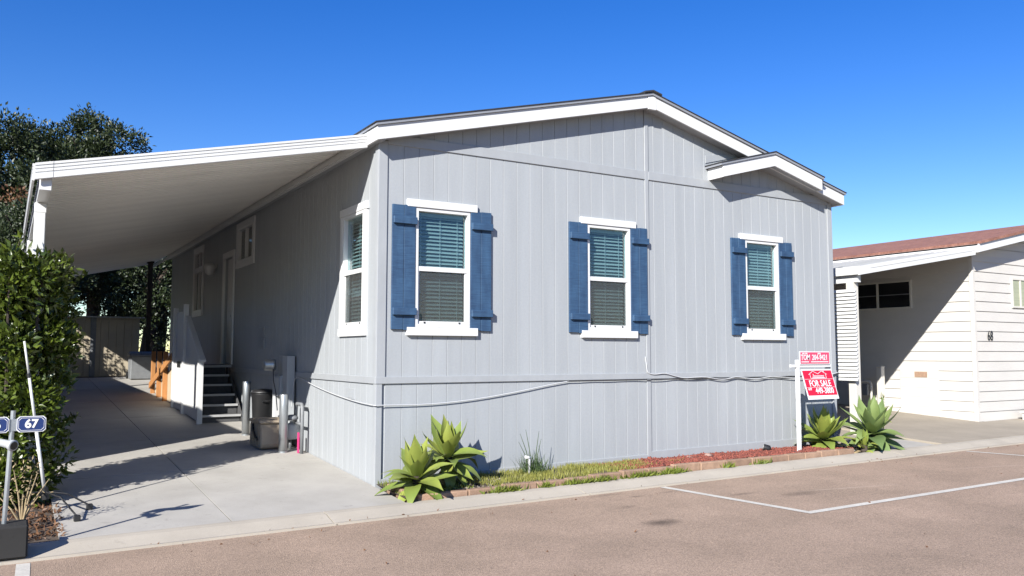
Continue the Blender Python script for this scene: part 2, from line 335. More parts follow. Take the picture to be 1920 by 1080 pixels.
M_conc = concrete('driveway_concrete', (0.525, 0.498, 0.452))
M_kerb = concrete('kerb_concrete', (0.53, 0.475, 0.395), 0.14, 0.3)
M_conc68 = concrete('tan_concrete', (0.43, 0.375, 0.30), 0.16, 0.25)
M_block = concrete('dark_block', (0.035, 0.034, 0.033), 0.3, 0.4)
M_line = mat('road_paint', (0.74, 0.70, 0.62), 0.7, 0.10, (9, 9, 9), fine=0.12, fscale=60)

# ================================================================ THE SETTING
def sheet(name, xs, ys, zf, m):
    V = [(x, y, zf(x, y)) for y in ys for x in xs]; nx = len(xs)
    Fs = [(j*nx+i, j*nx+i+1, (j+1)*nx+i+1, (j+1)*nx+i) for j in range(len(ys)-1) for i in range(nx-1)]
    o = MB().add(V, Fs).build(name, m); return struct(o)
def gground(x, y):
    b = 0.01*max(-40, min(x, 40))
    if y < -15.2: return b - 0.03
    if y < -0.96: return b - 0.40
    return gz(x, y) - 0.03
sheet('ground', [-300, -40, -4, 0, 8.3, 14, 40, 300], [-300, -15.25, -15.15, -0.97, -0.95, 5, 12, 24, 60, 400], gground, M_soil)
sheet('street', [-300, -40, -4, 0, 4, 8, 14, 40, 300], [-14.7, -8, -4, -1.395], lambda x, y: -0.1 + 0.01*max(-40, min(x, 40)), M_asphalt)

# rolled kerb in sections with open joints
kerb = struct(empty('kerb'))
KP = [(-0.955, -0.30), (-0.955, -0.052), (-1.00, -0.050), (-1.08, -0.058), (-1.20, -0.086), (-1.30, -0.106), (-1.40, -0.093), (-1.40, -0.30)]
def kerb_mesh(Lx):
    b = MB(); b.xprism(KP, 0, Lx-0.012); return b.mesh('kerb_section')
k3 = kerb_mesh(3.05)
for i, x in enumerate([-31.45+3.05*k for k in range(21)]):
    o = link('kerb_section', k3, M_kerb, kerb, loc=(x, 0, 0.01*max(-40, min(x+1.5, 40)))); o.rotation_euler = (0, -math.atan(0.01), 0)
b = MB(); b.box(-32, 33, -14.95, -14.72, -0.4, 0.03); struct(b.build('far_kerb', M_kerb))

# painted bay lines
def line(pts, w, name='bay_line'):
    b = MB(); n = len(pts); zz = lambda x: -0.096 + 0.01*x
    V = []
    for i, (x, y) in enumerate(pts):
        if i == 0: d = Vector((pts[1][0]-x, pts[1][1]-y)); nrm = Vector((-d.y, d.x)).normalized()
        elif i == n-1: d = Vector((x-pts[i-1][0], y-pts[i-1][1])); nrm = Vector((-d.y, d.x)).normalized()
        else:
            d1 = Vector((x-pts[i-1][0], y-pts[i-1][1])).normalized(); d2 = Vector((pts[i+1][0]-x, pts[i+1][1]-y)).normalized()
            n1 = Vector((-d1.y, d1.x)); n2 = Vector((-d2.y, d2.x)); nrm = (n1+n2).normalized(); nrm = nrm/max(nrm.dot(n1), 0.3)
        V += [(x+nrm.x*w/2, y+nrm.y*w/2, zz(x)), (x-nrm.x*w/2, y-nrm.y*w/2, zz(x))]
    b.add(V, [(2*i, 2*i+1, 2*i+3, 2*i+2) for i in range(n-1)])
    return struct(b.build(name, M_line))
line([(3.17, -1.43), (3.36, -3.47), (9.9, -3.49)], 0.10)
line([(9.57, -1.46), (9.95, -3.42)], 0.09)
line([(-3.60, -1.44), (-3.66, -3.4)], 0.10)

# driveway slabs, control joints left open
drive = struct(empty('driveway'))
def slab(x0, x1, y0, y1, m, parent, z=0.0, name='concrete_slab'):
    g = 0.006; x0 += g; x1 -= g; y0 += g*1.6; y1 -= g*1.6
    b = MB(); V = [(x, y, gz(x, y)+z) for x, y in ((x0, y0), (x1, y0), (x1, y1), (x0, y1))]
    b.add([(v[0], v[1], v[2]-0.1) for v in V] + V, [(0, 3, 2, 1), (4, 5, 6, 7), (0, 1, 5, 4), (1, 2, 6, 5), (2, 3, 7, 6), (3, 0, 4, 7)])
    return b.build(name, m, parent)
ys = [-0.95, 1.9, 4.6, 7.4, 10.2, 13.0, 16.4]
for a, c in zip(ys[:-1], ys[1:]):
    slab(-3.32, -1.84, a, c, M_conc, drive); slab(-1.84, -0.004, a, c, M_conc, drive)
drive68 = struct(empty('neighbour_driveway'))
ys = [-0.95, 2.2, 5.4, 8.6, 12.0]
for a, c in zip(ys[:-1], ys[1:]):
    slab(9.72, 13.5, a, c, M_conc68, drive68, z=0.02)
slab(13.5, 20.0, -0.95, 0.50, M_conc68, drive68, z=0.015)
ap = struct(empty('apron')); slab(7.55, 9.72, -0.95, -0.1, M_conc, ap, z=-0.015); slab(8.32, 9.72, -0.1, 3.5, M_conc68, ap, z=-0.01); slab(8.32, 9.72, 3.5, 12, M_conc68, ap, z=-0.01)

# planting bed
def brick_top(x): return float(np.interp(x, [0, 1, 2, 3.3, 4.3, 7.4], [0.02, 0.034, 0.052, 0.08, 0.104, 0.106]))
def bz(x, y):
    f = min(max((y+0.86)/0.86, 0), 1)
    return (brick_top(x)-0.03)*(1-f) + (0.030+0.001*x)*f + 0.008*math.sin(x*5.1)*math.cos(y*7)
xs = [0.0+0.15*i for i in range(52)]
sheet('planting_bed', xs, [-0.86, -0.7, -0.55, -0.4, -0.25, -0.1, 0.004], bz, M_soil)

# ================================================================ THE GREY HOUSE
house = thing('manufactured_house', 'grey manufactured house with white fascia and blue board shutters', 'house', (0, 0, 0))
W = 8.26; D = 14.9; XC = 4.13; ZE = 4.12; SEAM = 1.20; TB0, TB1 = 4.11, 4.235
def rz(x): return 5.14 - 0.2465*abs(x-XC)      # underside of the rake fascia
WIN_Z = (1.885, 3.36)
WINX = [(0.475+d, 1.235+d) for d in (0, 2.61, 5.69)]
side_open = [(0.455, 1.215, 1.885, 3.36), (6.02, 7.16, 3.30, 3.95), (7.55, 8.30, 1.34, 3.48), (10.57, 11.5, 2.52, 3.92)]

def grid_wall(openings, u0, u1, z0, z1, fbox):
    us = sorted({u0, u1, *[o[0] for o in openings], *[o[1] for o in openings]}); zs = sorted({z0, z1, *[o[2] for o in openings], *[o[3] for o in openings]})
    for a, c in zip(us[:-1], us[1:]):
        run = None
        for e, g in zip(zs[:-1], zs[1:]):
            hole = any(o[0] <= (a+c)/2 <= o[1] and o[2] <= (e+g)/2 <= o[3] for o in openings)
            if not hole: run = (run[0], g) if run else (e, g)
            if hole and run: fbox(a, c, *run); run = None
        if run: fbox(a, c, *run)
b = MB(); grid_wall([(a, c, *WIN_Z) for a, c in WINX], 0.012, W-0.012, -0.15, 4.2, lambda a, c, e, g: b.box(a, c, 0.011, 0.12, e, g))
b.prism([(0.05, 4.2), (W-0.05, 4.2), (XC, rz(XC)+0.1)], lambda a, z: (a, 0.011, z), lambda a, z: (a, 0.12, z))
front = b.build('front_wall', M_gray, house)
b = MB(); grid_wall(side_open, 0.121, D, -0.15, ZE+0.1, lambda a, c, e, g: b.box(0.011, 0.12, a, c, e, g))
sidew = b.build('side_wall', M_gray, house)
b = MB(); b.box(W-0.12, W-0.012, 0.121, D, -0.15, ZE+0.1); b.build('end_wall', M_gray, house)
b = MB(); b.box(0.121, W-0.121, D-0.12, D, -0.15, ZE+0.1); b.prism([(0.05, 4.22), (W-0.05, 4.22), (XC, rz(XC)+0.1)], lambda a, z: (a, D-0.12, z), lambda a, z: (a, D, z)); b.build('rear_wall', M_gray, house)
b = MB(); b.box(0.13, W-0.13, 0.13, D-0.13, 1.19, 1.25); b.build('floor_deck', M_dark, house)
b = MB(); b.box(0.5, W-0.5, 0.9, 0.95, 1.27, 4.0); b.build('inner_partition', M_dark, house)

# grooved siding boards
_bc = {}
def board(w, h, axis, slope=0.0):
    key = (round(w, 3), round(h, 3), axis, round(slope, 4))
    if key not in _bc:
        c = min(0.003, w*0.2); t = 0.013
        prof = [(0, t), (0, c*0.9), (c, 0), (w-c, 0), (w, c*0.9), (w, t)]
        bb = MB(); f = (lambda u, d, z: (u, d, z)) if axis == 'x' else (lambda u, d, z: (d, u, z))
        bb.prism(prof, lambda u, d: f(u, d, 0), lambda u, d: f(u, d, h + slope*u))
        if axis == 'y': bb.f = [tuple(reversed(q)) for q in bb.f]
        _bc[key] = bb.mesh('siding_board'); _bc[key].materials.append(M_gray)
    return _bc[key]
def lay_boards(cols, z0, z1, openings, axis, parent):
    for a, c in cols:
        cuts = [a, c]
        for s, e in zip(cuts[:-1], cuts[1:]):
            ops = sorted([(o[2], o[3]) for o in openings if o[0] < e-0.012 and o[1] > s+0.012 and o[2] < z1 and o[3] > z0])
            zz = z0; g = 0.0018
            segs = []
            for p, q in ops: segs.append((zz, p)); zz = q
            segs.append((zz, z1))
            for p, q in segs:
                if q-p < 0.02: continue
                loc = (s+g, 0, p) if axis == 'x' else (0, s+g, p)
                link('siding_board', board(e-s-2*g, q-p, axis), None, parent, loc=loc)
GL = [0.3191+0.2032*k for k in range(19)]; GR = [4.3048+0.2032*k for k in range(19)]
colsL = list(zip([0.10]+GL, GL+[4.135])); colsR = list(zip([4.205]+GR, GR+[8.16]))
fo = [(a, c, *WIN_Z) for a, c in WINX]
lay_boards(colsL+colsR, SEAM+0.06, TB0+0.02, fo, 'x', front)
lay_boards(colsL+colsR, -0.12, SEAM-0.0, [], 'x', front)
for a, c in colsL+colsR:            # gable: boards cut to the rake
    a2, c2 = a+0.0018, c-0.0018
    if min(rz(a2), rz(c2)) + 0.03 < TB1: continue
    za, zc = rz(a2)+0.03, rz(c2)+0.03
    o = link('siding_board', board(c2-a2, za-TB1+0.01, 'x', (zc-za)/(c2-a2)), None, front, loc=(a2, 0, TB1-0.01))
G2 = [0.32+0.2032*k for k in range(72)]
colsS = list(zip([0.10]+G2, G2+[D-0.1]))
lay_boards(colsS, SEAM+0.06, ZE+0.06, side_open, 'y', sidew)
for a, c in colsS:
    z0 = gz(0, a)-0.05; z0 = round(z0/0.05)*0.05-0.05
    link('siding_board', board(c-a-0.0036, SEAM-z0, 'y'), None, sidew, loc=(0, a+0.0018, z0))

# trims: each strip a part of its own
def tr(x0, x1, y0, y1, z0, z1, name='trim_board', m=None, bev=0.003, parent=None): return MB().box(x0, x1, y0, y1, z0, z1).build(name, m or M_gtrim, parent or house, bevel=bev)
tr(-0.018, 0.098, -0.018, 0.02, SEAM+0.004, rz(0.0)+0.02, 'corner_trim'); tr(-0.0175, 0.02, 0.0205, 0.10, SEAM+0.004, 4.14, 'corner_trim')
tr(-0.016, 0.062, -0.016, 0.02, -0.12, SEAM-0.002, 'corner_trim'); tr(-0.0155, 0.02, 0.0205, 0.075, -0.12, SEAM-0.002, 'corner_trim')
tr(W-0.098, W+0.018, -0.018, 0.02, SEAM+0.004, rz(W)+0.02, 'corner_trim'); tr(W-0.08, W+0.016, -0.016, 0.02, -0.12, SEAM-0.002, 'corner_trim')
tr(-0.024, W+0.024, -0.024, 0.014, SEAM, SEAM+0.082, 'belt_trim'); tr(-0.0235, 0.014, 0.0145, D, SEAM, SEAM+0.082, 'belt_trim')
tr(0.099, 4.134, -0.017, 0.013, TB0, TB1, 'gable_trim'); tr(4.206, W-0.099, -0.017, 0.013, TB0, TB1, 'gable_trim')
tr(4.137, 4.204, -0.0165, 0.013, SEAM+0.083, rz(4.17)+0.02, 'joint_trim'); tr(4.137, 4.21, -0.0165, 0.013, -0.12, SEAM-0.001, 'joint_trim')
MB().yprism([(0.0625, -0.12), (8.17, -0.12), (8.17, 0.195), (4.211, 0.165), (4.211, 0.125), (0.0625, 0.08)], -0.0135, 0.012).build('base_trim', M_gtrim, house, bevel=0.003)

# roof: fascia, soffit, sheathing edge and shingles
OF = 0.20; OE = 0.115
def rake(side, z0, z1, y0, y1, name, m, xe=OE, bev=0.0, x_in=0.0):
    """band along one half of the gable between heights z0..z1 above the fascia underside"""
    xo = -xe if side < 0 else W+xe; xi = XC + side*x_in
    P2 = [(xo, rz(xo)+z0), (xi, rz(xi)+z0), (xi, rz(xi)+z1), (xo, rz(xo)+z1)]
    if side > 0: P2 = P2[::-1]
    return MB().yprism(P2, y0, y1).build(name, m, house, bevel=bev)
for s in (-1, 1):
    rake(s, 0.0, 0.175, -OF, -OF+0.03, 'rake_fascia', M_white, bev=0.003, x_in=0.075)
    rake(s, 0.012, 0.03, -OF+0.031, 0.02, 'soffit', M_gray, xe=OE-0.031)
    rake(s, 0.176, 0.210, -OF-0.025, D+0.12, 'roof_sheathing', M_edge, xe=OE+0.02)
    rake(s, 0.211, 0.224, -OF-0.035, D+0.13, 'shingle_roof', M_shingle, xe=OE+0.035)
MB().yprism([(XC-0.073, rz(XC)-0.035), (XC+0.073, rz(XC)-0.035), (XC+0.073, rz(XC)+0.155), (XC, rz(XC)+0.172), (XC-0.073, rz(XC)+0.155)], -OF-0.008, -OF+0.03).build('ridge_block', M_white, house, bevel=0.004)
MB().yprism([(XC-0.16, rz(XC)+0.187), (XC, rz(XC)+0.226), (XC+0.16, rz(XC)+0.187), (XC+0.16, rz(XC)+0.212), (XC, rz(XC)+0.250), (XC-0.16, rz(XC)+0.212)], -OF-0.045, D+0.13).build('ridge_cap', M_shingle, house)
ze = rz(-OE)
tr(-OE-0.001, -OE+0.028, -OF+0.0305, D+0.1, ze, ze+0.172, 'eave_fascia', M_white); tr(W+OE-0.028, W+OE+0.001, -OF+0.0305, D+0.1, ze, ze+0.172, 'eave_fascia', M_white)
tr(-OE+0.029, 0.005, -OF+0.03, D, ze+0.012, ze+0.026, 'soffit', M_gray)
# small gable return over the right hand window
DX0, DX1, DXC, DZ = 5.41, 7.67, 6.55, 4.235; DY = -0.325
def dz(x): return DZ + 0.262*(min(abs(x-DX0), 9) if x <= DXC else (DX1-x)) if True else 0
zA = DZ + 0.262*(DXC-DX0)
zR = zA - 0.249*(DX1-DXC)
tri = lambda off0, off1, xa, xb: [(xa, DZ+off0-0.262*(DX0-xa)), (DXC, zA+off0), (xb, zR+off0-0.249*(xb-DX1)), (xb, zR+off1-0.249*(xb-DX1)), (DXC, zA+off1), (xa, DZ+off1-0.262*(DX0-xa))]
dorm = MB().yprism(tri(0.0, 0.185, DX0, DX1), DY, DY+0.03).build('gable_return', M_white, house, bevel=0.003)
MB().xprism([(DY+0.031, DZ), (-0.0, DZ), (-0.0, DZ+0.18), (DY+0.031, DZ+0.18)], DX0, DX0+0.028).build('return_end', M_white, dorm, bevel=0.003)
MB().yprism(tri(0.014, 0.03, DX0+0.029, DX1-0.002), DY+0.031, 0.0).build('return_soffit', M_gray, dorm)
MB().xprism([(DY+0.031, zR), (-OF-0.002, zR), (-OF-0.002, zR+0.183), (DY+0.031, zR+0.183)], DX1-0.028, DX1-0.002).build('return_end', M_white, dorm, bevel=0.003)
MB().yprism(tri(0.187, 0.222, DX0-0.05, DX1+0.03), DY-0.02, -0.0).build('return_sheathing', M_edge, dorm)
MB().yprism(tri(0.223, 0.238, DX0-0.06, DX1+0.04), DY-0.03, -0.0).build('return_shingles', M_shingle, dorm)
MB().yprism([(5.36, 4.50), (6.25, 4.73), (6.25, 4.755), (5.36, 4.62)], -0.012, 0.003).build('flashing', M_gtrim, dorm)

# windows
def window_unit(kind, u0, u1, z0, z1, rail=True, blind=True, screen=True, tilt=52, full_trim=True, name='window', mullion=False, seed=0, glass=None):
    """kind 'x': on the front wall (u = x, outward -y); kind 'y': on the side wall (u = y, outward -x)"""
    def bx(b, a0, a1, d0, d1, e0, e1):      # d: depth inward from wall face
        return b.box(a0, a1, d0, d1, e0, e1) if kind == 'x' else b.box(d0, d1, a0, a1, e0, e1)
    fr = MB(); w = 0.038
    bx(fr, u0, u0+w, -0.022, 0.075, z0, z1); bx(fr, u1-w, u1, -0.022, 0.075, z0, z1); bx(fr, u0+w, u1-w, -0.022, 0.075, z1-w, z1); bx(fr, u0+w, u1-w, -0.022, 0.075, z0, z0+w)
    fo = fr.build(name, M_vinyl, house)
    zm = z0 + (z1-z0)*0.488
    if rail:
        r = MB(); bx(r, u0+w, u1-w, -0.012, 0.05, zm-0.03, zm+0.03); r.build('meeting_rail', M_vinyl, fo, bevel=0.003)
        s = MB(); t = 0.028
        bx(s, u0+w, u0+w+t, 0.0, 0.03, z0+w, zm-0.03); bx(s, u1-w-t, u1-w, 0.0, 0.03, z0+w, zm-0.03); bx(s, u0+w+t, u1-w-t, 0.0, 0.03, z0+w, z0+w+t+0.008)
        s.build('lower_sash', M_vinyl, fo, bevel=0.002)
        for uu in (u0+w+0.10, u1-w-0.10):
            l = MB(); bx(l, uu-0.012, uu+0.012, -0.006, -0.0005, z0+w+0.008, z0+w+0.028); l.build('latch', M_black, fo)
    if mullion:
        s = MB(); um = (u0+u1)/2; bx(s, um-0.022, um+0.022, -0.012, 0.05, z0+w, z1-w); s.build('mullion', M_vinyl, fo)
    if rail:
        g = MB(); bx(g, u0+w, u1-w, 0.040, 0.044, zm+0.03, z1-w); g.build('pane', glass or M_glass, fo)
        g = MB(); bx(g, u0+w+0.028, u1-w-0.028, 0.020, 0.024, z0+w+0.036, zm-0.03); g.build('pane', glass or M_glass, fo)
    else:
        g = MB(); bx(g, u0+w, u1-w, 0.040, 0.044, z0+w, z1-w); g.build('pane', glass or M_glassd, fo)
    if screen and rail:
        g = MB(); bx(g, u0+w+0.02, u1-w-0.02, 0.006, 0.0075, z0+w+0.03, zm-0.028); g.build('insect_screen', M_screen, fo)
    if blind:
        sl = MB(); rnd = random.Random(seed); n = int((z1-z0-0.1)/0.0475)
        for i in range(n):
            zc = z1-0.095-i*0.0475; a = R(tilt + rnd.uniform(-7, 7)); hw = 0.025; dd, dzz = hw*math.cos(a), hw*math.sin(a); cd = 0.105
            sag = rnd.uniform(-0.003, 0.003)
            p = [(cd-dd, zc-dzz), (cd+dd, zc+dzz), (cd+dd-0.002, zc+dzz+0.002), (cd-dd-0.002, zc-dzz+0.002)]
            if kind == 'x': sl.prism(p, lambda d, z: (u0+0.045, d, z+sag), lambda d, z: (u1-0.045, d, z-sag))
            else: sl.prism(p, lambda d, z: (d, u0+0.045, z+sag), lambda d, z: (d, u1-0.045, z-sag))
        so_ = sl.build('blind_slats', M_blind, fo); so_['kind'] = 'stuff'
        h = MB(); bx(h, u0+0.04, u1-0.04, 0.075, 0.13, z1-0.085, z1-0.038); h.build('blind_headrail', M_blind, fo)
        for fr_ in (0.15, 0.5, 0.82):
            c = MB(); uu = u0+(u1-u0)*fr_; bx(c, uu-0.003, uu+0.003, 0.076, 0.079, z0+0.06, z1-0.06); c.build('blind_cord', M_vinyl, fo)
        bk = MB(); bx(bk, u0-0.02, u1+0.02, 0.20, 0.21, z0-0.02, z1+0.02); bk.build('dark_backing', M_dark, fo)  # black sheet in place of the dark room behind the blinds
    return fo
for k, (a, c) in enumerate(WINX):
    wnd = window_unit('x', a, c, *WIN_Z, tilt=(43, 42, 50)[k], seed=k)
    MB().box(a-0.115, c+0.10, -0.040, 0.012, WIN_Z[1]+0.004, WIN_Z[1]+0.10).build('header_board', M_white, wnd, bevel=0.004)
    MB().box(a-0.11, c+0.105, -0.055, 0.012, WIN_Z[0]-0.105, WIN_Z[0]-0.004).build('sill_board', M_white, wnd, bevel=0.004)
    for (s0, s1) in ((a-0.312, a-0.006), (c+0.006, c+0.306)):
        sh = empty('shutter', (s0, 0, 1.85), house); wdt = s1-s0; mid = wdt*0.5
        for q, (p0, p1) in enumerate(((0, mid-0.0025), (mid+0.0025, wdt))):
            MB().box(p0, p1, -0.034, -0.004, 0 - 0.006*q, 1.525+0.004*q).build('shutter_plank', M_blue, sh, bevel=0.003)
        for zb in (0.175, 1.29):
            MB().box(0.006, wdt+0.008, -0.075, -0.0345, zb, zb+0.088).build('shutter_batten', M_blue, sh, bevel=0.004)
wnd = window_unit('y', *side_open[0], tilt=48, seed=5)
a, c, e, g = side_open[0]
MB().box(-0.026, 0.012, a-0.09, a-0.002, e-0.0, g+0.0).build('casing_board', M_white, wnd, bevel=0.003); MB().box(-0.026, 0.012, c+0.002, c+0.085, e, g).build('casing_board', M_white, wnd, bevel=0.003)
MB().box(-0.030, 0.012, a-0.105, c+0.10, g+0.002, g+0.10).build('header_board', M_white, wnd, bevel=0.003); MB().box(-0.034, 0.012, a-0.105, c+0.10, e-0.105, e-0.002).build('sill_board', M_white, wnd, bevel=0.003)
def casing(parent, a, c, e, g, w=0.11, sill=True):
    MB().box(-0.028, 0.012, a-w, a-0.002, e, g).build('casing_board', M_white, parent, bevel=0.003); MB().box(-0.028, 0.012, c+0.002, c+w, e, g).build('casing_board', M_white, parent, bevel=0.003)
    MB().box(-0.030, 0.012, a-w, c+w, g+0.002, g+w).build('header_board', M_white, parent, bevel=0.003)
    if sill: MB().box(-0.030, 0.012, a-w, c+w, e-w, e-0.002).build('sill_board', M_white, parent, bevel=0.003)
wnd = window_unit('y', *side_open[1], rail=False, blind=False, mullion=True); casing(wnd, *side_open[1])
wnd = window_unit('y', *side_open[3], rail=False, blind=False, mullion=True); casing(wnd, *side_open[3])
MB().box(-0.012, 0.06, side_open[3][0]+0.04, side_open[3][1]-0.04, 3.44, 3.56).build('transom_bar', M_white, wnd)
door = MB().box(0.055, 0.095, side_open[2][0]+0.01, side_open[2][1]-0.01, 1.35, 3.47).build('entry_door', M_white, house)
for i, (z0_, z1_) in enumerate(((1.55, 2.25), (2.4, 3.3))):
    for (y0_, y1_) in ((7.64, 7.89), (7.96, 8.21)): MB().box(0.047, 0.056, y0_, y1_, z0_, z1_).build('door_panel', M_white, door, bevel=0.006)
MB().lathe([(0.012, 0), (0.012, 0.03), (0.03, 0.04), (0.032, 0.06), (0.015, 0.075)]).xf(Matrix.Translation((0.05, 7.63, 2.30)) @ Matrix.Rotation(R(-90), 4, 'Y')).build('door_knob', M_steel, door, True)
casing(door, side_open[2][0], side_open[2][1], 1.34, side_open[2][2+1], 0.12, False)
# wall lamp, vents on the side wall
lamp = MB().lathe([(0.05, 0.0), (0.05, 0.015), (0.03, 0.02), (0.03, 0.05)]).xf(Matrix.Translation((-0.002, 9.15, 3.42)) @ Matrix.Rotation(R(-90), 4, 'Y')).build('wall_lamp', M_white, house)
MB().lathe([(0.03, 0.09), (0.11, 0.08), (0.12, 0.0), (0.10, -0.11), (0.05, -0.16)], (-0.13, 9.15, 3.38)).build('lamp_shade', M_white, lamp, True)
MB().tube([(-0.04, 9.15, 3.42), (-0.09, 9.15, 3.47), (-0.13, 9.15, 3.46)], 0.014).build('lamp_arm', M_white, lamp)
for (y_, z_) in ((5.1, 1.64), (5.1, 1.84)):
    v = MB().box(-0.014, 0.012, y_, y_+0.32, z_, z_+0.17).build('wall_vent', M_gtrim, house, bevel=0.002)
    for q in range(6): MB().xprism([(y_+0.02, z_+0.02+q*0.023), (y_+0.30, z_+0.02+q*0.023), (y_+0.30, z_+0.03+q*0.023), (y_+0.02, z_+0.03+q*0.023)], -0.022, -0.0142).build('louvre', M_gtrim, v)
v = MB().box(-0.008, 0.012, 0.72, 1.05, 0.98, 1.12).build('wall_vent', M_gtrim, house, bevel=0.002)
for q in range(7): MB().box(-0.013, -0.0082, 0.745+q*0.04, 0.765+q*0.04, 1.0, 1.10).build('louvre', M_gray, v)

# ================================================================ CARPORT AWNING
aw = thing('carport_awning', 'white metal carport awning attached to the grey house', 'awning', (-3.5, 0.2, 0))
aw.location = (0, 0, 0)
AX0, AX1, AY0, AY1 = -3.615, -0.112, 0.12, 17.4
def az(x): return 3.41 + (x-AX0)*(4.215-3.41)/(AX1-AX0)
prof = []; y = AY0+0.024; P_ = 0.1524
while y < AY1-0.02:
    prof += [(y, 0.0), (y+0.098, 0.0), (y+0.108, 0.038), (y+0.140, 0.038)]; y += P_
V = []; n = len(prof)
for x in (AX0+0.05, AX1):
    V += [(x, yy, az(x)+dz_) for yy, dz_ in prof]
V += [(v[0], v[1], v[2]+0.006) for v in V]
Fs = [(i, i+1, n+i+1, n+i) for i in range(n-1)]; Fs += [(2*n+i, 3*n+i, 3*n+i+1, 2*n+i+1) for i in range(n-1)]
Fs += [(i, 2*n+i, 2*n+i+1, i+1) for i in range(n-1)] + [(n+i, n+i+1, 3*n+i+1, 3*n+i) for i in range(n-1)]
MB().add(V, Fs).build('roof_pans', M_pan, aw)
def fascia_prof(zb):   # stepped lips, (depth outward, z)
    return [(0.0, zb+0.172), (0.0, zb), (-0.012, zb), (-0.022, zb+0.008), (-0.022, zb+0.066), (-0.012, zb+0.069), (-0.012, zb+0.075), (-0.020, zb+0.078), (-0.020, zb+0.102), (-0.012, zb+0.105), (-0.012, zb+0.111),
            (-0.020, zb+0.114), (-0.020, zb+0.136), (-0.012, zb+0.139), (-0.012, zb+0.145), (-0.022, zb+0.148), (-0.022, zb+0.172)]
zb0, zb1 = 3.285, 4.06; xi = -0.115; xs0 = AX0+0.16
zs0 = zb0 + (zb1-zb0)*(xs0-AX0)/(xi-AX0)
MB().prism([(0.023, 0.118), (0.023, 0.168), (0.075, 0.168), (0.075, 0.162), (0.03, 0.118)], lambda d, z: (AX0+0.06, AY0+d, zb0+z+0.012), lambda d, z: (xi, AY0+d, zb1+z)).build('edge_flashing', M_alu, aw)
MB().prism(fascia_prof(0), lambda d, z: (xs0+0.002, AY0+0.022+d, zs0+z), lambda d, z: (xi, AY0+0.022+d, zb1+z)).build('front_fascia', M_alu, aw)
MB().prism(fascia_prof(0), lambda d, z: (AX0, AY0+0.018+d, zb0+z), lambda d, z: (xs0, AY0+0.018+d, zs0+z)).build('corner_cap', M_alu, aw)
MB().prism(fascia_prof(0), lambda d, z: (AX0+0.0+d, AY1, zb0+z), lambda d, z: (AX0+0.0+d, AY0+0.04, zb0+z)).build('side_gutter', M_alu, aw)
MB().box(-3.57, -3.46, AY0+0.06, AY1-0.1, 3.20, 3.418).build('beam', M_alu, aw, bevel=0.004)
for y in (1.0, 4.6, 8.2, 11.8, 15.4):
    po = MB().box(-3.585, -3.475, y, y+0.11, gz(-3.5, y)-0.03, 3.2).build('post', M_alu, aw, bevel=0.008)
    MB().box(-3.588, -3.472, y-0.003, y+0.113, 3.09, 3.196).build('post_bracket', M_alu, po, bevel=0.004)
MB().box(AX1-0.03, AX1+0.002, AY0+0.06, AY1, ze+0.01, ze+0.075).build('ledger', M_alu, aw)

# ================================================================ ENTRY STAIRS
st = thing('entry_stairs', 'white walled entry stairs with grey treads and orange wood railing', 'stairs', (0, 0, 0))
SX = -0.83
for i in range(6):
    zt = 1.33 - i*0.172; y0 = 7.42 - i*0.25
    g = gz(-0.5, y0)
    if i > 0:
        t = MB().box(SX+0.03, -0.12+0.01*i*0, y0-0.04, y0+0.26, zt-0.04, zt).build('tread', M_tread, st, bevel=0.004)
        MB().box(SX+0.032, -0.122, y0-0.046, y0-0.0405, zt-0.035, zt+0.004).build('nosing', M_nosing, t)
    MB().box(SX+0.04, -0.13, y0+0.005, y0+0.025, max(zt-0.172-(0 if i < 5 else 0.05), g-0.02), zt-0.041).build('riser', M_tread, st)
MB().box(SX+0.03, -0.03, 7.38, 8.9, 1.29, 1.33).build('landing', M_tread, st, bevel=0.004)
MB().box(SX+0.028, -0.03, 7.372, 7.378, 1.288, 1.334).build('nosing', M_nosing, st)
MB().xprism([(6.14, 0.33), (6.14, 0.45), (7.40, 1.30), (7.46, 1.28), (7.46, 0.40)], -0.115, -0.085).build('stringer', M_tread, st)
MB().xprism([(6.14, gz(SX, 6.1)+0.02), (8.75, gz(SX, 8.7)+0.02), (8.75, 2.38), (7.62, 2.38), (7.62, 2.20), (6.14, 1.42)], SX, SX+0.022).build('side_panel', M_white, st)
MB().xprism([(6.02, 1.40), (7.60, 2.235), (7.60, 2.28), (6.02, 1.445)], SX-0.03, SX+0.06).build('handrail', M_white, st, bevel=0.003)
for (y, zt, w) in ((6.05, 1.46, 0.09), (7.60, 2.50, 0.09), (8.72, 2.47, 0.09)):
    MB().box(SX-0.06, SX+0.03, y, y+w, gz(SX, y)-0.005, zt).build('newel_post', M_white, st, bevel=0.004)
MB().box(SX-0.02, SX-0.001, 8.1, 8.45, 1.28, 1.40).build('junction_box', M_black, st)
MB().box(SX-0.012, SX+0.0005, 7.7, 8.71, gz(SX, 8)+0.03, 1.48).build('lower_panel', M_white, st)
for (y, zt) in ((9.90, 1.60), (10.72, 1.60), (11.62, 1.60)):
    MB().box(SX-0.05, SX+0.04, y, y+0.09, gz(SX, y)-0.005, zt).build('wood_post', M_wood, st, bevel=0.004)
MB().xprism([(8.815, 1.42), (11.7, 0.74), (11.7, 0.88), (8.815, 1.56)], SX-0.085, SX-0.052).build('wood_rail', M_wood, st, bevel=0.003)
MB().xprism([(8.82, gz(SX, 8.8)+0.02), (11.6, gz(SX, 11.6)+0.02), (11.6, 0.74), (8.82, 1.40)], SX+0.041, SX+0.055).build('skirt_panel', M_ply, st)
for i in range(5):
    y0 = 8.95+i*0.5; MB().box(SX+0.06, -0.05, y0, y0+0.5, 1.29-(i+1)*0.13-0.04, 1.29-(i+1)*0.13).build('tread', M_tread, st)

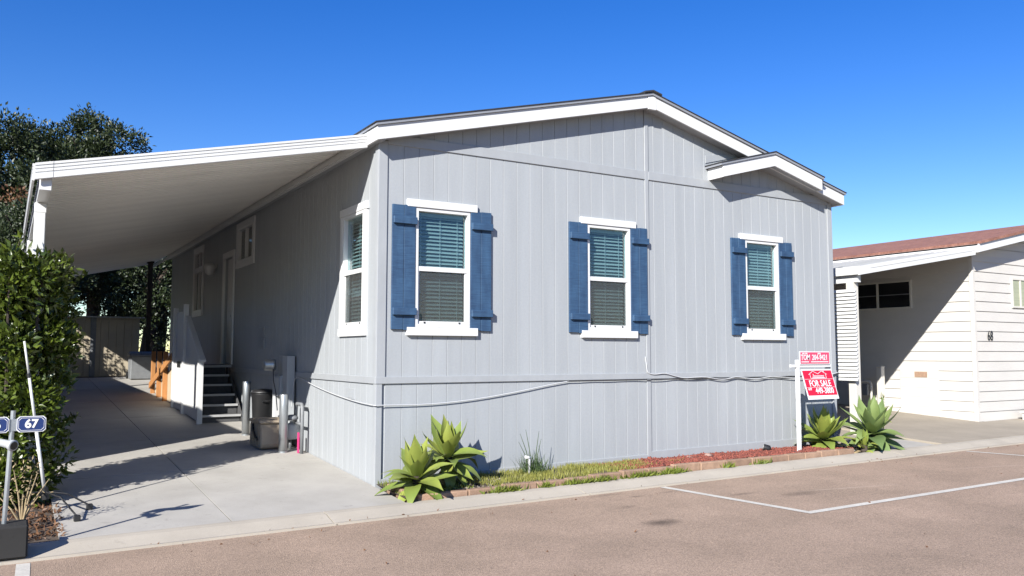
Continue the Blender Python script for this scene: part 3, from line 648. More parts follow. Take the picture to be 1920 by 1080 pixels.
# ================================================================ UTILITIES BY THE SIDE WALL
def bollard(x, y, h, label):
    o = thing('bollard', label, 'bollard', (x, y, gz(x, y)-0.01), 'steel bollards by the side wall')
    MB().lathe([(0.062, 0), (0.062, h-0.015), (0.058, h-0.004), (0.04, h)], n=20).build('pipe', M_steel, o, True)
    MB().lathe([(0.064, 0), (0.064, 0.03)], n=20).build('collar', M_steel, o)
bollard(-0.33, 2.70, 0.84, 'steel pipe bollard standing beside the grey gas pipes')
bollard(-0.42, 4.52, 0.88, 'steel pipe bollard standing in front of the dark trash can')

mp = thing('meter_pedestal', 'grey electric meter pedestal against the shaded side wall', 'meter', (-0.14, 3.4, 0.2))
def P(o, name, m, x0, x1, y0, y1, z0, z1, bev=0.003):
    L_ = o.location; return MB().box(x0-L_.x, x1-L_.x, y0-L_.y, y1-L_.y, z0-L_.z, z1-L_.z).build(name, m, o, bevel=bev)
P(mp, 'tall_cabinet', M_cab, -0.15, -0.03, 3.20, 3.44, 0.62, 1.52, 0.006)
P(mp, 'lower_cabinet', M_cab, -0.18, -0.03, 3.45, 3.88, 0.90, 1.22, 0.006)
P(mp, 'door_panel', M_cab, -0.187, -0.1805, 3.48, 3.85, 0.93, 1.19, 0.002)
P(mp, 'post', M_white, -0.20, -0.06, 3.20, 3.46, 0.17, 0.62)
P(mp, 'support_leg', M_white, -0.18, -0.08, 3.74, 3.86, 0.17, 0.90)
mt = MB().lathe([(0.095, 0), (0.095, 0.05), (0.085, 0.06), (0.085, 0.15), (0.06, 0.17)]).xf(Matrix.Translation((-0.14+0.07, 3.68-3.4, 1.38-0.2)) @ Matrix.Rotation(R(-90), 4, 'Y')).build('meter_dial', M_steel, mp, True)
P(mp, 'meter_socket', M_cab, -0.11, -0.03, 3.58, 3.80, 1.22, 1.52)
lt = MB().tube([(-0.10, 0.24, 1.18), (-0.12, 0.14, 0.95), (-0.11, 0.02, 0.75), (-0.10, -0.04, 0.5)], 0.008, 6).build('meter_wire', M_cable2, mp)

gm = thing('gas_meter', 'grey gas meter and pipe loop with a pink ribbon', 'gas meter', (-0.12, 2.7, 0.13))
MB().lathe([(0.02, -0.02), (0.13, 0.0), (0.15, 0.03), (0.15, 0.20), (0.13, 0.23), (0.04, 0.26)], (-0.03, 0.26, 0.18)).build('meter_body', M_cab, gm, True)
MB().lathe([(0.07, 0), (0.09, 0.02), (0.09, 0.05), (0.04, 0.08)], (-0.06, 0.10, 0.46)).build('regulator', M_pipe, gm, True)
MB().tube([(-0.0, -0.20, 0.0), (-0.0, -0.20, 0.66), (0.0, -0.17, 0.70), (0.0, 0.06, 0.70), (0.0, 0.10, 0.66), (0.0, 0.12, 0.44)], 0.025, 10).build('pipe_loop', M_pipe, gm, True)
MB().tube([(-0.0, -0.20, 0.42), (-0.0, 0.1, 0.42)], 0.022, 8).build('cross_pipe', M_pipe, gm, True)
MB().tube([(-0.03, 0.26, 0.16), (-0.03, 0.26, 0.02)], 0.025, 8).build('riser_pipe', M_pipe, gm, True)
MB().box(-0.035, -0.022, -0.16, -0.10, 0.01, 0.30).build('ribbon', M_pink, gm)

tc = thing('trash_can', 'round dark plastic trash can with a lid behind the steel bollard', 'trash can', (-0.23, 4.22, gz(-.23, 4.22)))
MB().lathe([(0.14, 0), (0.15, 0.02), (0.18, 0.66), (0.19, 0.68), (0.19, 0.70)], n=24).build('bin', M_black, tc, True)
MB().lathe([(0.20, 0.695), (0.20, 0.715), (0.16, 0.75), (0.05, 0.765)], n=24).build('lid', M_black, tc, True)
for s in (-1, 1): MB().tube([(-0.05, s*0.17, 0.56), (-0.05, s*0.215, 0.58), (0.05, s*0.215, 0.58), (0.05, s*0.17, 0.56)], 0.012, 6).build('handle', M_black, tc)

hr = thing('hose_reel_box', 'tan plastic hose box with a dark strap between the two bollards', 'hose box', (-0.42, 3.28, gz(-.42, 3.28)))
bp_ = [(-0.30, 0.0), (0.26, 0.0), (0.30, 0.06), (0.29, 0.33), (0.24, 0.40), (-0.20, 0.42), (-0.31, 0.37), (-0.34, 0.05)]
MB().xprism(bp_, -0.17, 0.17).build('shell', M_tan, hr, bevel=0.02)
MB().xprism([(-0.36, 0.37), (0.32, 0.36), (0.27, 0.415), (-0.2, 0.445), (-0.33, 0.42)], -0.19, 0.19).build('lid', M_tan, hr, bevel=0.015)
for q in range(5): MB().box(-0.178, -0.1705, -0.26+q*0.11, -0.235+q*0.11, 0.05, 0.34).build('rib', M_tan, hr)
MB().tube([(-0.185, 0.05, 0.34), (-0.20, -0.02, 0.25), (-0.195, -0.14, 0.17), (-0.20, -0.27, 0.14)], 0.018, 8).build('strap', M_black, hr)
MB().box(-0.186, -0.1715, -0.02, 0.08, 0.12, 0.31).build('handle_recess', M_black, hr)

# cables along the wall: pedestal to belt trim
def pix_cable(name, label, pts, r, m):
    o = MB().tube(pts, r, 6).build(name, m, None, True); return tag(o, label, 'cable')
def catmull(P_, n=8):
    P_ = [Vector(p) for p in P_]; out = []
    for i in range(len(P_)-1):
        a, b_, c, d = P_[max(i-1, 0)], P_[i], P_[i+1], P_[min(i+2, len(P_)-1)]
        for k in range(n):
            t = k/n; out.append(0.5*((2*b_)+(c-a)*t+(2*a-5*b_+4*c-d)*t*t+(3*b_-a-3*c+d)*t**3))
    return out+[P_[-1]]
pix_cable('cable', 'pale grey cable sagging from the meter round the corner to the belt trim',
          catmull([(-0.10, 3.10, 0.75), (-0.08, 3.06, 1.15), (-0.05, 2.85, 1.19), (-0.035, 2.2, 1.10), (-0.034, 1.4, 1.02), (-0.034, 0.6, 0.965), (-0.036, 0.06, 0.95), (-0.032, -0.034, 0.948), (0.06, -0.036, 0.948), (0.7, -0.030, 0.945), (1.3, -0.028, 0.985), (1.9, -0.028, 1.06), (2.4, -0.030, 1.14), (2.75, -0.034, 1.19)]), 0.0068, M_cable)
rr = random.Random(3)
pix_cable('cable', 'thin dark cable stapled along the belt trim below the windows', catmull([(2.72, -0.034, 1.188)]+[(2.9+0.25*i, -0.034, 1.196+rr.uniform(-0.012, 0.008)) for i in range(22)]+[(8.30, -0.034, 1.24)]), 0.0065, M_cable2)
pix_cable('cable', 'second pale cable hanging in loose waves from the joint trim', catmull([(4.11, -0.012, 1.52), (4.12, -0.02, 1.42), (4.14, -0.03, 1.30), (4.25, -0.035, 1.265), (4.45, -0.04, 1.275), (4.65, -0.04, 1.235), (4.85, -0.045, 1.205), (5.2, -0.045, 1.215), (5.6, -0.045, 1.172), (5.9, -0.045, 1.205), (6.3, -0.045, 1.168), (6.7, -0.045, 1.20), (7.3, -0.045, 1.165), (7.9, -0.045, 1.19), (8.29, -0.045, 1.25)]), 0.007, M_cable)

# ================================================================ PLANTING BED EDGE
be = thing('brick_edging', 'low row of tan bricks edging the bed below the grey wall', 'edging', (0, 0, 0))
x = 0.12; k = 0; rb = random.Random(11)
while x < 7.25:
    Lb = rb.uniform(0.34, 0.50) if x > 0.3 else 0.20
    dy = rb.uniform(-0.008, 0.008); z0 = 0.01*x-0.075; zt = brick_top(x+0.2) + rb.uniform(-0.007, 0.007)
    o = MB().box(0.004, Lb-0.004, -0.05, 0.05, 0, zt-z0).build('brick', M_brick, be, bevel=0.010, loc=(x, -0.885+dy, z0)); o.rotation_euler = (0, rb.uniform(-.006, .006), rb.uniform(-.012, .012))
    x += Lb; k += 1
for i in range(3):
    o = MB().box(-0.095, 0.095, -0.05, 0.05, 0, 0.12).build('brick', M_brick, be, bevel=0.012, loc=(0.07-0.015*i+0.03, -0.80+i*0.21, -0.075+0.012*i)); o.rotation_euler = (0, 0, R(78+6*i))

# mulch chips and stones (uncountable)
def chips(n, x0, x1, y0, y1):
    c = np.stack([RNG.uniform(x0, x1, n), RNG.uniform(y0, y1, n), np.zeros(n)], 1)
    keep = RNG.uniform(size=n) < np.clip((c[:, 0]-x0)/0.8, 0.1, 1); c = c[keep]; n = len(c)
    c[:, 2] = [bz(a, d) + 0.010 for a, d in c[:, :2]] + RNG.uniform(0, 0.02, n)
    d = RNG.normal(size=(n, 3)); d[:, 2] *= 0.35; d /= np.linalg.norm(d, axis=1)[:, None]
    s = np.cross(d, RNG.normal(size=(n, 3)) + [0, 0, 2.0]); s /= np.linalg.norm(s, axis=1)[:, None]; u = np.cross(s, d)
    l = RNG.uniform(0.014, 0.042, n)[:, None]; w = RNG.uniform(0.005, 0.013, n)[:, None]; t = 0.0035
    V = np.stack([c+d*l*a+s*w*b_+u*t*e for a in (-1, 1) for b_ in (-1, 1) for e in (-1, 1)], 1).reshape(-1, 3)
    q = np.array([[0, 1, 3, 2], [4, 6, 7, 5], [0, 4, 5, 1], [2, 3, 7, 6], [0, 2, 6, 4], [1, 5, 7, 3]])
    return npmesh('red_mulch', V, (np.arange(n)*8)[:, None, None].repeat(6, 1).reshape(-1, 1) + np.tile(q, (n, 1)))
o = link('red_mulch', chips(8000, 3.0, 7.6, -0.83, -0.03), mat('mulch_chip', (0.33, 0.09, 0.06), 0.9, 0.35, (60, 60, 60), fine=0.3, fscale=30)); o['label'] = 'red wood mulch scattered below the right half of the wall'; o['category'] = 'mulch'; o['kind'] = 'stuff'
def grass_patch(n, fx, L_, W_, name, m, spread=0.35):
    C = np.array([fx() for _ in range(n)]); d = np.tile([[0, 0, 1.0]], (n, 1))
    me = leafcloud(name, C, L_, W_, d, jitter=spread, up=0.0); return link(name, me, m)
tufts = [(random.uniform(1.0, 3.5)+0.35*abs(random.gauss(0, 1)), random.uniform(-0.80, -0.08)) for _ in range(130)]
def gp():
    tx, ty = random.choice(tufts); x = tx+random.gauss(0, 0.065); y = min(max(ty+random.gauss(0, 0.05), -0.82), -0.03)
    return (x, y, bz(x, y))
o = grass_patch(5600, gp, 0.066, 0.008, 'grass', M_grass); o['kind'] = 'stuff'; o['label'] = 'bright yellow green grass below the middle window'; o['category'] = 'grass'
def gp2():
    x = random.uniform(0.0, 0.9); y = random.uniform(-0.82, -0.05); return (x, y, bz(x, y))
o = grass_patch(1200, gp2, 0.06, 0.008, 'grass', M_weed); o['kind'] = 'stuff'; o['label'] = 'sparse green grass around the agaves at the house corner'; o['category'] = 'grass'
# weeds along the kerb, each a small plant
for (x, w_, n_, lab) in ((1.22, 0.20, 260, 'low weed growing from the kerb below the brick row near the rush tuft'), (2.25, 0.22, 240, 'spreading green weed against the bricks beside the grass'), (2.62, 0.18, 240, 'dense low weed at the kerb under the middle window'), (3.25, 0.24, 330, 'broad leafy weed at the kerb near the white bay line'), (3.75, 0.20, 300, 'leafy weed clump against the bricks just past the bay line'), (4.75, 0.10, 90, 'tiny weed tuft at the kerb below the red mulch'), (5.4, 0.15, 110, 'pair of small weed tufts at the kerb below the red mulch'), (1.78, 0.08, 80, 'brown green weed sprig at the kerb by the white pipe')):
    def wp(): return (x+random.gauss(0, w_*0.55), -0.958+random.uniform(-0.03, 0.02), 0.01*x-0.055)
    o = thing('weed', lab, 'weed', (0, 0, 0), 'weeds along the kerb'); q_ = grass_patch(n_, wp, 0.095, 0.022, 'leaves', M_weed, 0.9); q_.parent = o; q_['kind'] = 'stuff'

# rush tuft with the white standpipe
C = np.array([(2.02+random.gauss(0, 0.10), -0.30+random.gauss(0, 0.07), bz(2, -.3)) for _ in range(260)])
me = leafcloud('rush_tuft', C, 0.24, 0.008, np.tile([[0, 0, 1.0]], (260, 1)), jitter=0.55, up=0.0)
rt = thing('rush_tuft', 'dark green rush tuft with thin stalks beside the white pipe', 'plant', (2.02, -0.3, 0.05))
o = link('blades', me, M_rush, rt); o.location = (-2.02, 0.3, -0.05)
for a_, l_ in ((-0.5, 0.50), (-0.25, 0.55), (0.25, 0.52), (0.42, 0.42), (-0.7, 0.40)):
    MB().tube([(0.1*a_, 0, 0), (a_*l_*0.4, 0.02, l_*0.55), (a_*l_*0.75, 0.03, l_)], [0.006, 0.005, 0.002], 5).build('stalk', M_rush, rt)
sp_ = thing('standpipe', 'short white plastic pipe with an elbow in front of the grey wall', 'pipe', (1.90, -0.38, bz(1.9, -.38)-0.02))
MB().tube([(0, 0, 0), (0, 0, 0.235), (-0.006, 0, 0.245)], 0.017, 10).build('upright', M_vinyl, sp_, True)
MB().tube([(0.012, 0, 0.243), (-0.02, -0.004, 0.252), (-0.065, -0.008, 0.262)], 0.020, 10).build('elbow', M_vinyl, sp_, True)
gl_ = thing('garden_spotlight', 'small black garden spotlight lying on the red mulch near the sign post', 'spotlight', (6.35, -0.25, bz(6.35, -.25)+0.02))
MB().lathe([(0.02, -0.05), (0.05, -0.03), (0.055, 0.05), (0.058, 0.055)]).xf(Matrix.Translation((-0.03, 0, 0.045)) @ Matrix.Rotation(R(-60), 4, 'Z') @ Matrix.Rotation(R(-80), 4, 'Y')).build('housing', M_black, gl_, True)
MB().lathe([(0.045, 0.056), (0.045, 0.060), (0.02, 0.062)]).xf(Matrix.Translation((-0.03, 0, 0.045)) @ Matrix.Rotation(R(-60), 4, 'Z') @ Matrix.Rotation(R(-80), 4, 'Y')).build('lens', M_cream2, gl_)
MB().tube([(0.03, 0.03, 0.03), (0.10, 0.05, 0.02), (0.16, 0.02, 0.0)], 0.010, 6).build('stake', M_black, gl_)
for (x, y, r_, lab) in ((4.62, -0.35, 0.045, 'small pale stone lying on the red mulch'), (5.05, -0.28, 0.06, 'rounded reddish stone on the mulch against the wall')):
    b = MB(); 
    for i in range(7):
        for j in range(10):
            th = math.pi*(i)/6; ph = 2*math.pi*j/10; q = r_*(1+0.12*math.sin(3*ph+2*th)+0.08*math.cos(5*th+ph)); b.v.append((q*1.2*math.sin(th)*math.cos(ph), q*math.sin(th)*math.sin(ph), q*0.7*math.cos(th)))
    b.f = [(i*10+j, (i+1)*10+j, (i+1)*10+(j+1) % 10, i*10+(j+1) % 10) for i in range(6) for j in range(10)]
    tag(b.build('stone', mat('stone_%.2f' % x, (0.42, 0.27, 0.22), 0.9, 0.15, (20, 20, 20)), None, True, loc=(x, y, bz(x, y)+r_*0.45)), lab, 'stone', 'stones in the planting bed')

# small debris: dry bits in the gutter and pebbles in the bed
C = np.array([(random.uniform(-3.3, 12), random.choice([random.gauss(-1.36, 0.05), random.gauss(-1.5, 0.25), random.uniform(-6, -1.5)]), 0) for _ in range(150)])
C[:, 2] = -0.085 + 0.01*C[:, 0]; C[C[:, 1] < -1.41, 2] = -0.094 + 0.01*C[C[:, 1] < -1.41, 0]
o = link('street_litter', leafcloud('street_litter', C, 0.035, 0.018, None, up=0.0), M_oak2); o['kind'] = 'stuff'; o['label'] = 'tiny dry leaf bits along the gutter and street'; o['category'] = 'litter'
def pebbles(n, fx, r0, r1):
    c = np.array([fx() for _ in range(n)]); r = RNG.uniform(r0, r1, n)[:, None, None]
    t = np.array([[1, 0, 0], [-1, 0, 0], [0, 1, 0], [0, -1, 0], [0, 0, .7], [0, 0, -.7]]); V = (c[:, None, :] + t[None]*r*RNG.uniform(0.7, 1.2, (n, 6, 1))).reshape(-1, 3)
    q = np.array([[0, 2, 4], [2, 1, 4], [1, 3, 4], [3, 0, 4], [2, 0, 5], [1, 2, 5], [3, 1, 5], [0, 3, 5]])
    return npmesh('pebbles', V, (np.arange(n)*6)[:, None, None].repeat(8, 1).reshape(-1, 1) + np.tile(q, (n, 1)))
def pf():
    x = random.uniform(0.55, 2.1); y = random.uniform(-0.83, -0.1); return (x, y, bz(x, y)+0.006)
o = link('pebbles', pebbles(420, pf, 0.008, 0.022), mat('pebble', (0.42, 0.36, 0.31), 0.9, 0.3, (30, 30, 30))); o['kind'] = 'stuff'; o['label'] = 'small pale pebbles on the soil beside the agaves'; o['category'] = 'pebbles'

# ================================================================ AGAVES
def agave_leaf(curl, name='leaf'):
    b = MB(); n = 9; wv = 4
    for i in range(n+1):
        t = i/n
        wd = 0.165*(0.34 + 0.66*math.sin(math.pi*min(1, t*0.92+0.06))) * (1 if t < 0.55 else max(0.0, 1-((t-0.55)/0.45)**1.6)) + 0.0015
        ang = curl*t*t*0.9; y_ = t*math.cos(ang*0.5); z_ = -t*math.sin(ang*0.5)
        for k in range(wv+1):
            s = (k/wv-0.5)*2; cup = 0.34*wd*(s*s)*(1-0.5*t)
            b.v.append((s*wd, y_, z_ + cup - (0.02*(1-t))))
    for i in range(n):
        for k in range(wv): b.f.append((i*(wv+1)+k, i*(wv+1)+k+1, (i+1)*(wv+1)+k+1, (i+1)*(wv+1)+k))
    me = b.mesh(name)
    for p_ in me.polygons: p_.use_smooth = True
    return me
LEAVES = [agave_leaf(c) for c in (-0.45, 0.0, 0.5, 1.0, 1.5)]
LEAVES_B = [agave_leaf(c) for c in (-0.45, 0.0, 0.5, 1.0, 1.5)]
LEAVES_D = [agave_leaf(c) for c in (1.2, 1.9)]
for m_ in LEAVES_D: m_.materials.append(M_twig)
for m_ in LEAVES: m_.materials.append(M_agave)
for m_ in LEAVES_B: m_.materials.append(M_agave_b)
def agave(x, y, zc, size, n, label, seed, meshes, lean=(0, 0), low=-35, tip=14, tipax=Vector((1, -0.45, 0))):
    g = bz(x, y) if y > -0.86 else 0.01*x-0.05
    rd = random.Random(seed); root = thing('agave', label, 'agave', (x, y, g), 'agaves in the planting bed')
    hh = zc-g
    MB().tube([(0, 0, -0.02), (lean[0]*0.5, lean[1]*0.5, hh*0.6), (lean[0], lean[1], hh+0.05)], [0.06, 0.055, 0.05], 8).build('stem', M_bark, root)
    for i in range(n):
        t = i/(n-1)
        elev = 80 - (80-low)*t**0.82 + rd.uniform(-7, 7); az_ = i*137.5 + rd.uniform(-14, 14)
        Ls = size*(0.80+0.24*math.sin(math.pi*(0.15+0.7*t)))*rd.uniform(0.84, 1.12)
        if low < -20 and t > 0.85: Ls *= 0.8
        me = rd.choice(meshes[0:2] if t < 0.3 else (meshes[1:4] if t < 0.7 else meshes[2:5]))
        if i >= n-4: me = LEAVES_D[i % 2]
        o = bpy.data.objects.new('leaf', me); COL.objects.link(o); o.parent = root
        ez = R(elev)
        mtx = Matrix.Translation((lean[0], lean[1], hh + 0.06 - 0.14*t)) @ Matrix.Rotation(R(tip), 4, tipax) @ Matrix.Rotation(R(az_), 4, 'Z') @ Matrix.Rotation(ez, 4, 'X') @ Matrix.Rotation(R(rd.uniform(-14, 14)), 4, 'Y')
        o.matrix_local = mtx @ Matrix.Diagonal((Ls*rd.uniform(0.9, 1.12), Ls, Ls, 1))
    return root
agave(0.73, -0.44, 0.33, 0.50, 38, 'tall agave with pointed pale green leaves casting shade on the grey wall', 21, LEAVES, low=-40)
agave(0.22, -0.68, 0.15, 0.47, 34, 'low broad leaved agave at the corner bricks beside the driveway', 33, LEAVES, low=-22)
agave(7.42, -0.42, 0.20, 0.50, 42, 'green agave between the sign post and the larger agave', 44, LEAVES, low=-28)
agave(8.24, -0.70, 0.26, 0.60, 50, 'largest bluish green agave at the bed end beside the pale apron', 57, LEAVES_B, low=-42)
agave(7.78, -0.88, 0.09, 0.26, 14, 'small young agave pup in front of two larger agaves', 61, LEAVES, low=0)
# pale flowering sprig behind the large agave
sg = thing('sprig', 'slender pale green sprig rising behind the largest agave', 'plant', (9.15, -0.25, gz(9.1, -.2)))
MB().tube([(0, 0, 0), (0.03, 0, 0.35), (0.01, 0.0, 0.72)], [0.012, 0.009, 0.004], 6).build('stem', M_weed, sg)
C = np.array([(0.02+random.gauss(0, .02), random.gauss(0, .02), random.uniform(0.3, 0.72)) for _ in range(46)]); link('leaves', leafcloud('leaves', C, 0.12, 0.028, None, up=0.5), M_weed, sg)

# ================================================================ FOR SALE SIGN
sg = thing('for_sale_sign', 'white post sign with red for sale panel and red name rider tinted pink for glare', 'sign', (6.60, -0.62, bz(6.6, -.62)-0.02))
z0 = sg.location.z
MB().box(-0.026, 0.026, -0.026, 0.026, 0, 1.47-z0).build('post', M_white, sg, bevel=0.005)
MB().box(-0.16, 0.76, -0.018, 0.018, 1.355-z0, 1.398-z0).build('arm', M_white, sg, bevel=0.003)
rider = MB().box(0.0, 0.69, -0.006, 0.006, 1.399-z0, 1.60-z0).build('rider_panel', M_signw, sg)
rider.location = (0.02, -0.028, 0)
MB().box(0.014, 0.676, -0.009, -0.0062, 1.412-z0, 1.586-z0).build('rider_face', M_red_glare, rider)
def put_text(parent, s, size, sx, bold, x, y, z, m, name='lettering'):
    me = text_mesh(s, size, sx, bold); me.materials.append(m)
    me.transform(Matrix.Rotation(R(90), 4, 'X')); o = bpy.data.objects.new(name, me); COL.objects.link(o); o.parent = parent; o.location = (x, y, z); return o
put_text(rider, 'TOM', 0.118, 0.80, 0.0016, 0.125, -0.011, 1.503-z0, M_signw)
put_text(rider, '204-9421', 0.118, 0.80, 0.0016, 0.455, -0.011, 1.503-z0, M_signw)
put_text(rider, 'ASK FOR', 0.034, 0.9, 0.0008, 0.11, -0.011, 1.565-z0, M_signw); put_text(rider, '(619)', 0.034, 0.9, 0.0008, 0.44, -0.011, 1.565-z0, M_signw)
for (a, c) in ((0.035, 0.20), (0.25, 0.64)):
    b = MB(); xx = a; r2 = random.Random(4)
    while xx < c:
        w_ = r2.uniform(0.008, 0.02); b.box(xx, xx+w_, -0.0115, -0.0093, 1.432-z0, 1.447-z0); xx += w_+0.004
    b.build('fine_print', M_signw, rider)
hang = empty('hanging_panel', (0.06, -0.01, 1.322-z0), sg)
hang.rotation_euler = (R(-17), 0, 0)
PW, PH = 0.70, 0.475
MB().box(0, PW, -0.004, 0.004, -PH, 0).build('panel_board', M_signw, hang)
MB().box(0.018, PW-0.018, -0.0075, -0.0042, -PH+0.062, -0.02).build('panel_face', M_red, hang)
put_text(hang, 'FOR SALE', 0.140, 0.83, 0.0016, PW/2, -0.0095, -0.232, M_signw)
put_text(hang, '449-3800', 0.130, 0.84, 0.0016, PW/2+0.06, -0.0095, -0.345, M_signw); put_text(hang, '619', 0.055, 0.9, 0.0012, 0.085, -0.0095, -0.315, M_signw)
for zz in (-0.158, -0.288): MB().box(0.03, PW-0.03, -0.0092, -0.0077, zz-0.002, zz+0.002).build('rule_line', M_signw, hang)
b = MB()     # the two-gabled house emblem
def seg(x0, z0_, x1, z1_, w=0.007):
    d = Vector((x1-x0, z1_-z0_)); nn = Vector((-d.y, d.x)).normalized()*w/2
    b.yprism([(x0-nn.x, z0_-nn.y), (x1-nn.x, z1_-nn.y), (x1+nn.x, z1_+nn.y), (x0+nn.x, z0_+nn.y)], -0.0092, -0.0077)
ex, ez = PW/2, -0.145
for q in ((-0.21, 0.06, -0.10, 0.115), (-0.10, 0.115, 0.0, 0.07), (0.0, 0.07, 0.10, 0.115), (0.10, 0.115, 0.21, 0.06), (-0.18, 0.0, -0.18, 0.075), (0.18, 0.0, 0.18, 0.075), (-0.18, 0.0, 0.18, 0.0), (0.13, 0.10, 0.13, 0.12), (0.15, 0.09, 0.15, 0.12)): seg(ex+q[0], ez+q[1], ex+q[2], ez+q[3])
px_ = -0.13; r2 = random.Random(9); prev = (px_, 0.03)
for i in range(22):
    nx_ = px_+0.012*(i+1); nz_ = 0.022+ (0.05 if i in (0, 1, 12) else 0.026)*(i % 2); seg(ex+prev[0], ez+prev[1], ex+nx_, ez+nz_, 0.005); prev = (nx_, nz_)
seg(ex-0.14, ez+0.010, ex+0.14, ez+0.010, 0.009)
b.build('emblem', M_signw, hang)
for xx in (0.13, 0.56): MB().tube([(0.06+xx, -0.012, 1.356-z0), (0.06+xx, -0.012, 1.315-z0)], 0.005, 6).build('hook', M_steel, sg)
MB().box(0.66, 0.79, 0.019, 0.026, 1.33-z0, 1.40-z0).build('bracket_plate', M_cab, sg)

# ================================================================ LEFT EDGE: NUMBER SIGN, POLE, BUSH
blk = MB().box(-0.24, 0.235, -0.16, 0.16, 0, 0.265).build('concrete_block', M_block, None, bevel=0.015, loc=(-3.805, -1.17, -0.115))
tag(blk, 'dark weathered concrete block at the kerb under the number sign', 'block')
ns = thing('number_sign', 'blue number plates 66 and 67 on a grey steel post', 'sign', (-3.745, -1.16, 0.15))
MB().tube([(0.0, 0, 0), (0.03, 0, 0.93)], 0.019, 12).build('post', M_steel, ns)
MB().box(-0.035, 0.10, -0.02, -0.0195+0.004, 0.76, 0.86).build('bracket_plate', M_steel, ns)
def plate(xc, zc, txt):
    w_, h_, c_ = 0.108, 0.066, 0.02
    def octo(s): return [(-w_+c_+s, -h_+s), (w_-c_-s, -h_+s), (w_-s, -h_+c_+s), (w_-s, h_-c_-s), (w_-c_-s, h_-s), (-w_+c_+s, h_-s), (-w_+s, h_-c_-s), (-w_+s, -h_+c_+s)]
    p_ = MB().yprism(octo(0), -0.003, 0.003).build('number_plate', M_signw, ns, loc=(xc, -0.028, zc))
    MB().yprism(octo(0.006), -0.0050, -0.0031).build('enamel_face', M_navy, p_)
    b_ = MB(); o1, o2 = octo(0.013), octo(0.016)
    b_.add([(u, -0.0055, v) for u, v in o1]+[(u, -0.0055, v) for u, v in o2], [(i, (i+1) % 8, 8+(i+1) % 8, 8+i) for i in range(8)]); b_.build('border_line', M_signw, p_)
    put_text(p_, txt, 0.098, 1.0, 0.0035, 0, -0.0068, 0.0, M_signw, 'number')
plate(0.165, 0.815, '67'); plate(-0.105, 0.815, '66')
cl = MB().lathe([(0.012, -0.10), (0.030, -0.09), (0.034, 0.05), (0.045, 0.06), (0.047, 0.085), (0.036, 0.09)]).xf(Matrix.Translation((-0.012, -0.045, 0.66)) @ Matrix.Rotation(R(38), 4, 'Z') @ Matrix.Rotation(R(98), 4, 'X')).build('reflector_lamp', M_cab, ns, True)
MB().lathe([(0.033, 0.0905), (0.033, 0.094), (0.016, 0.095)]).xf(Matrix.Translation((-0.012, -0.045, 0.66)) @ Matrix.Rotation(R(38), 4, 'Z') @ Matrix.Rotation(R(98), 4, 'X')).build('lens_ring', M_black, cl)

tp = thing('tripod_pole', 'slim aluminium pole leaning on spread black tripod legs', 'pole', (-3.40, 0.30, 0.02))
A = Vector((0.0, 0, 0.16)); T_ = Vector((-0.235, 0.02, 1.66))
pt = lambda t: A + (T_-A)*t
MB().tube([pt(0), pt(0.42)], 0.0165, 12).build('lower_tube', M_alu, tp, True); MB().tube([pt(0.42), pt(0.78)], 0.0135, 12).build('middle_tube', M_alu, tp, True); MB().tube([pt(0.78), pt(1)], 0.0105, 12).build('upper_tube', M_alu, tp, True)
for t in (0.41, 0.77): MB().tube([pt(t-0.012), pt(t+0.016)], 0.0195, 12).build('clamp_ring', M_black, tp)
MB().tube([pt(-0.05), pt(0.03)], 0.035, 12).build('hub', M_black, tp)
for q, (dx, dy) in enumerate(((0.40, -0.10), (0.26, -0.55), (-0.2, -0.45), (-0.25, 0.4))):
    lg = MB().tube([pt(0), Vector((dx*0.5, dy*0.5, 0.13)), Vector((dx, dy, gz(-3.4+dx, 0.3+dy)-0.02+0.045))], 0.009, 6).build('leg', M_black, tp)
    MB().box(dx-0.03, dx+0.03, dy-0.025, dy+0.025, gz(-3.4+dx, .3+dy)-0.02, gz(-3.4+dx, .3+dy)+0.04).build('foot', M_black, lg, bevel=0.008)

def lump(name, centers, nleaf, L_, W_, m, parent=None, shell=0.72, up=0.35, inner=0.25):
    Cs, Ns = [], []
    tot = sum(r*r for *_, r in centers)
    for (cx, cy, cz, r) in centers:
        k_ = max(6, int(nleaf*r*r/tot)); d = RNG.normal(size=(k_, 3)); d /= np.linalg.norm(d, axis=1)[:, None]
        rad = r*np.where(RNG.uniform(size=k_) < inner, RNG.uniform(0.2, 0.8, k_), RNG.uniform(shell, 1.06, k_))
        Cs.append(np.array([cx, cy, cz]) + d*rad[:, None]); Ns.append(d)
    return link(name, leafcloud(name, np.concatenate(Cs), L_, W_, np.concatenate(Ns), jitter=0.75, up=up), m, parent)
bush = thing('hedge_bush', 'big glossy green leaved bush beside the driveway entrance', 'bush', (-3.72, 1.12, 0.03))
cs = []
for i in range(150):
    z = RNG.uniform(0.06, 2.55); ph = RNG.uniform(0, 2*math.pi)
    k_ = 1.0 if z > 0.6 else 0.93 + 0.1*z
    if z > 2.0: k_ *= 1 - 0.25*((z-2.0)/0.6)**2
    rr_ = RNG.uniform(0.78, 1.0); r_ = RNG.uniform(0.09, 0.22)
    cs.append((0.0+math.cos(ph)*0.46*k_*rr_, math.sin(ph)*0.52*k_*rr_, z, r_))
for i in range(16): cs.append((RNG.uniform(-0.4, 0.38), RNG.uniform(-0.6, 0.55), RNG.uniform(2.3, 2.55), 0.15))
o = lump('foliage', cs, 16500, 0.090, 0.042, M_hedge, bush); o['kind'] = 'stuff'
core = [(RNG.uniform(-.26, .26), RNG.uniform(-.3, .3), RNG.uniform(0.2, 2.3), 0.22) for _ in range(60)]
o = lump('inner_foliage', core, 5000, 0.10, 0.05, M_hedge, bush, inner=0.6); o['kind'] = 'stuff'
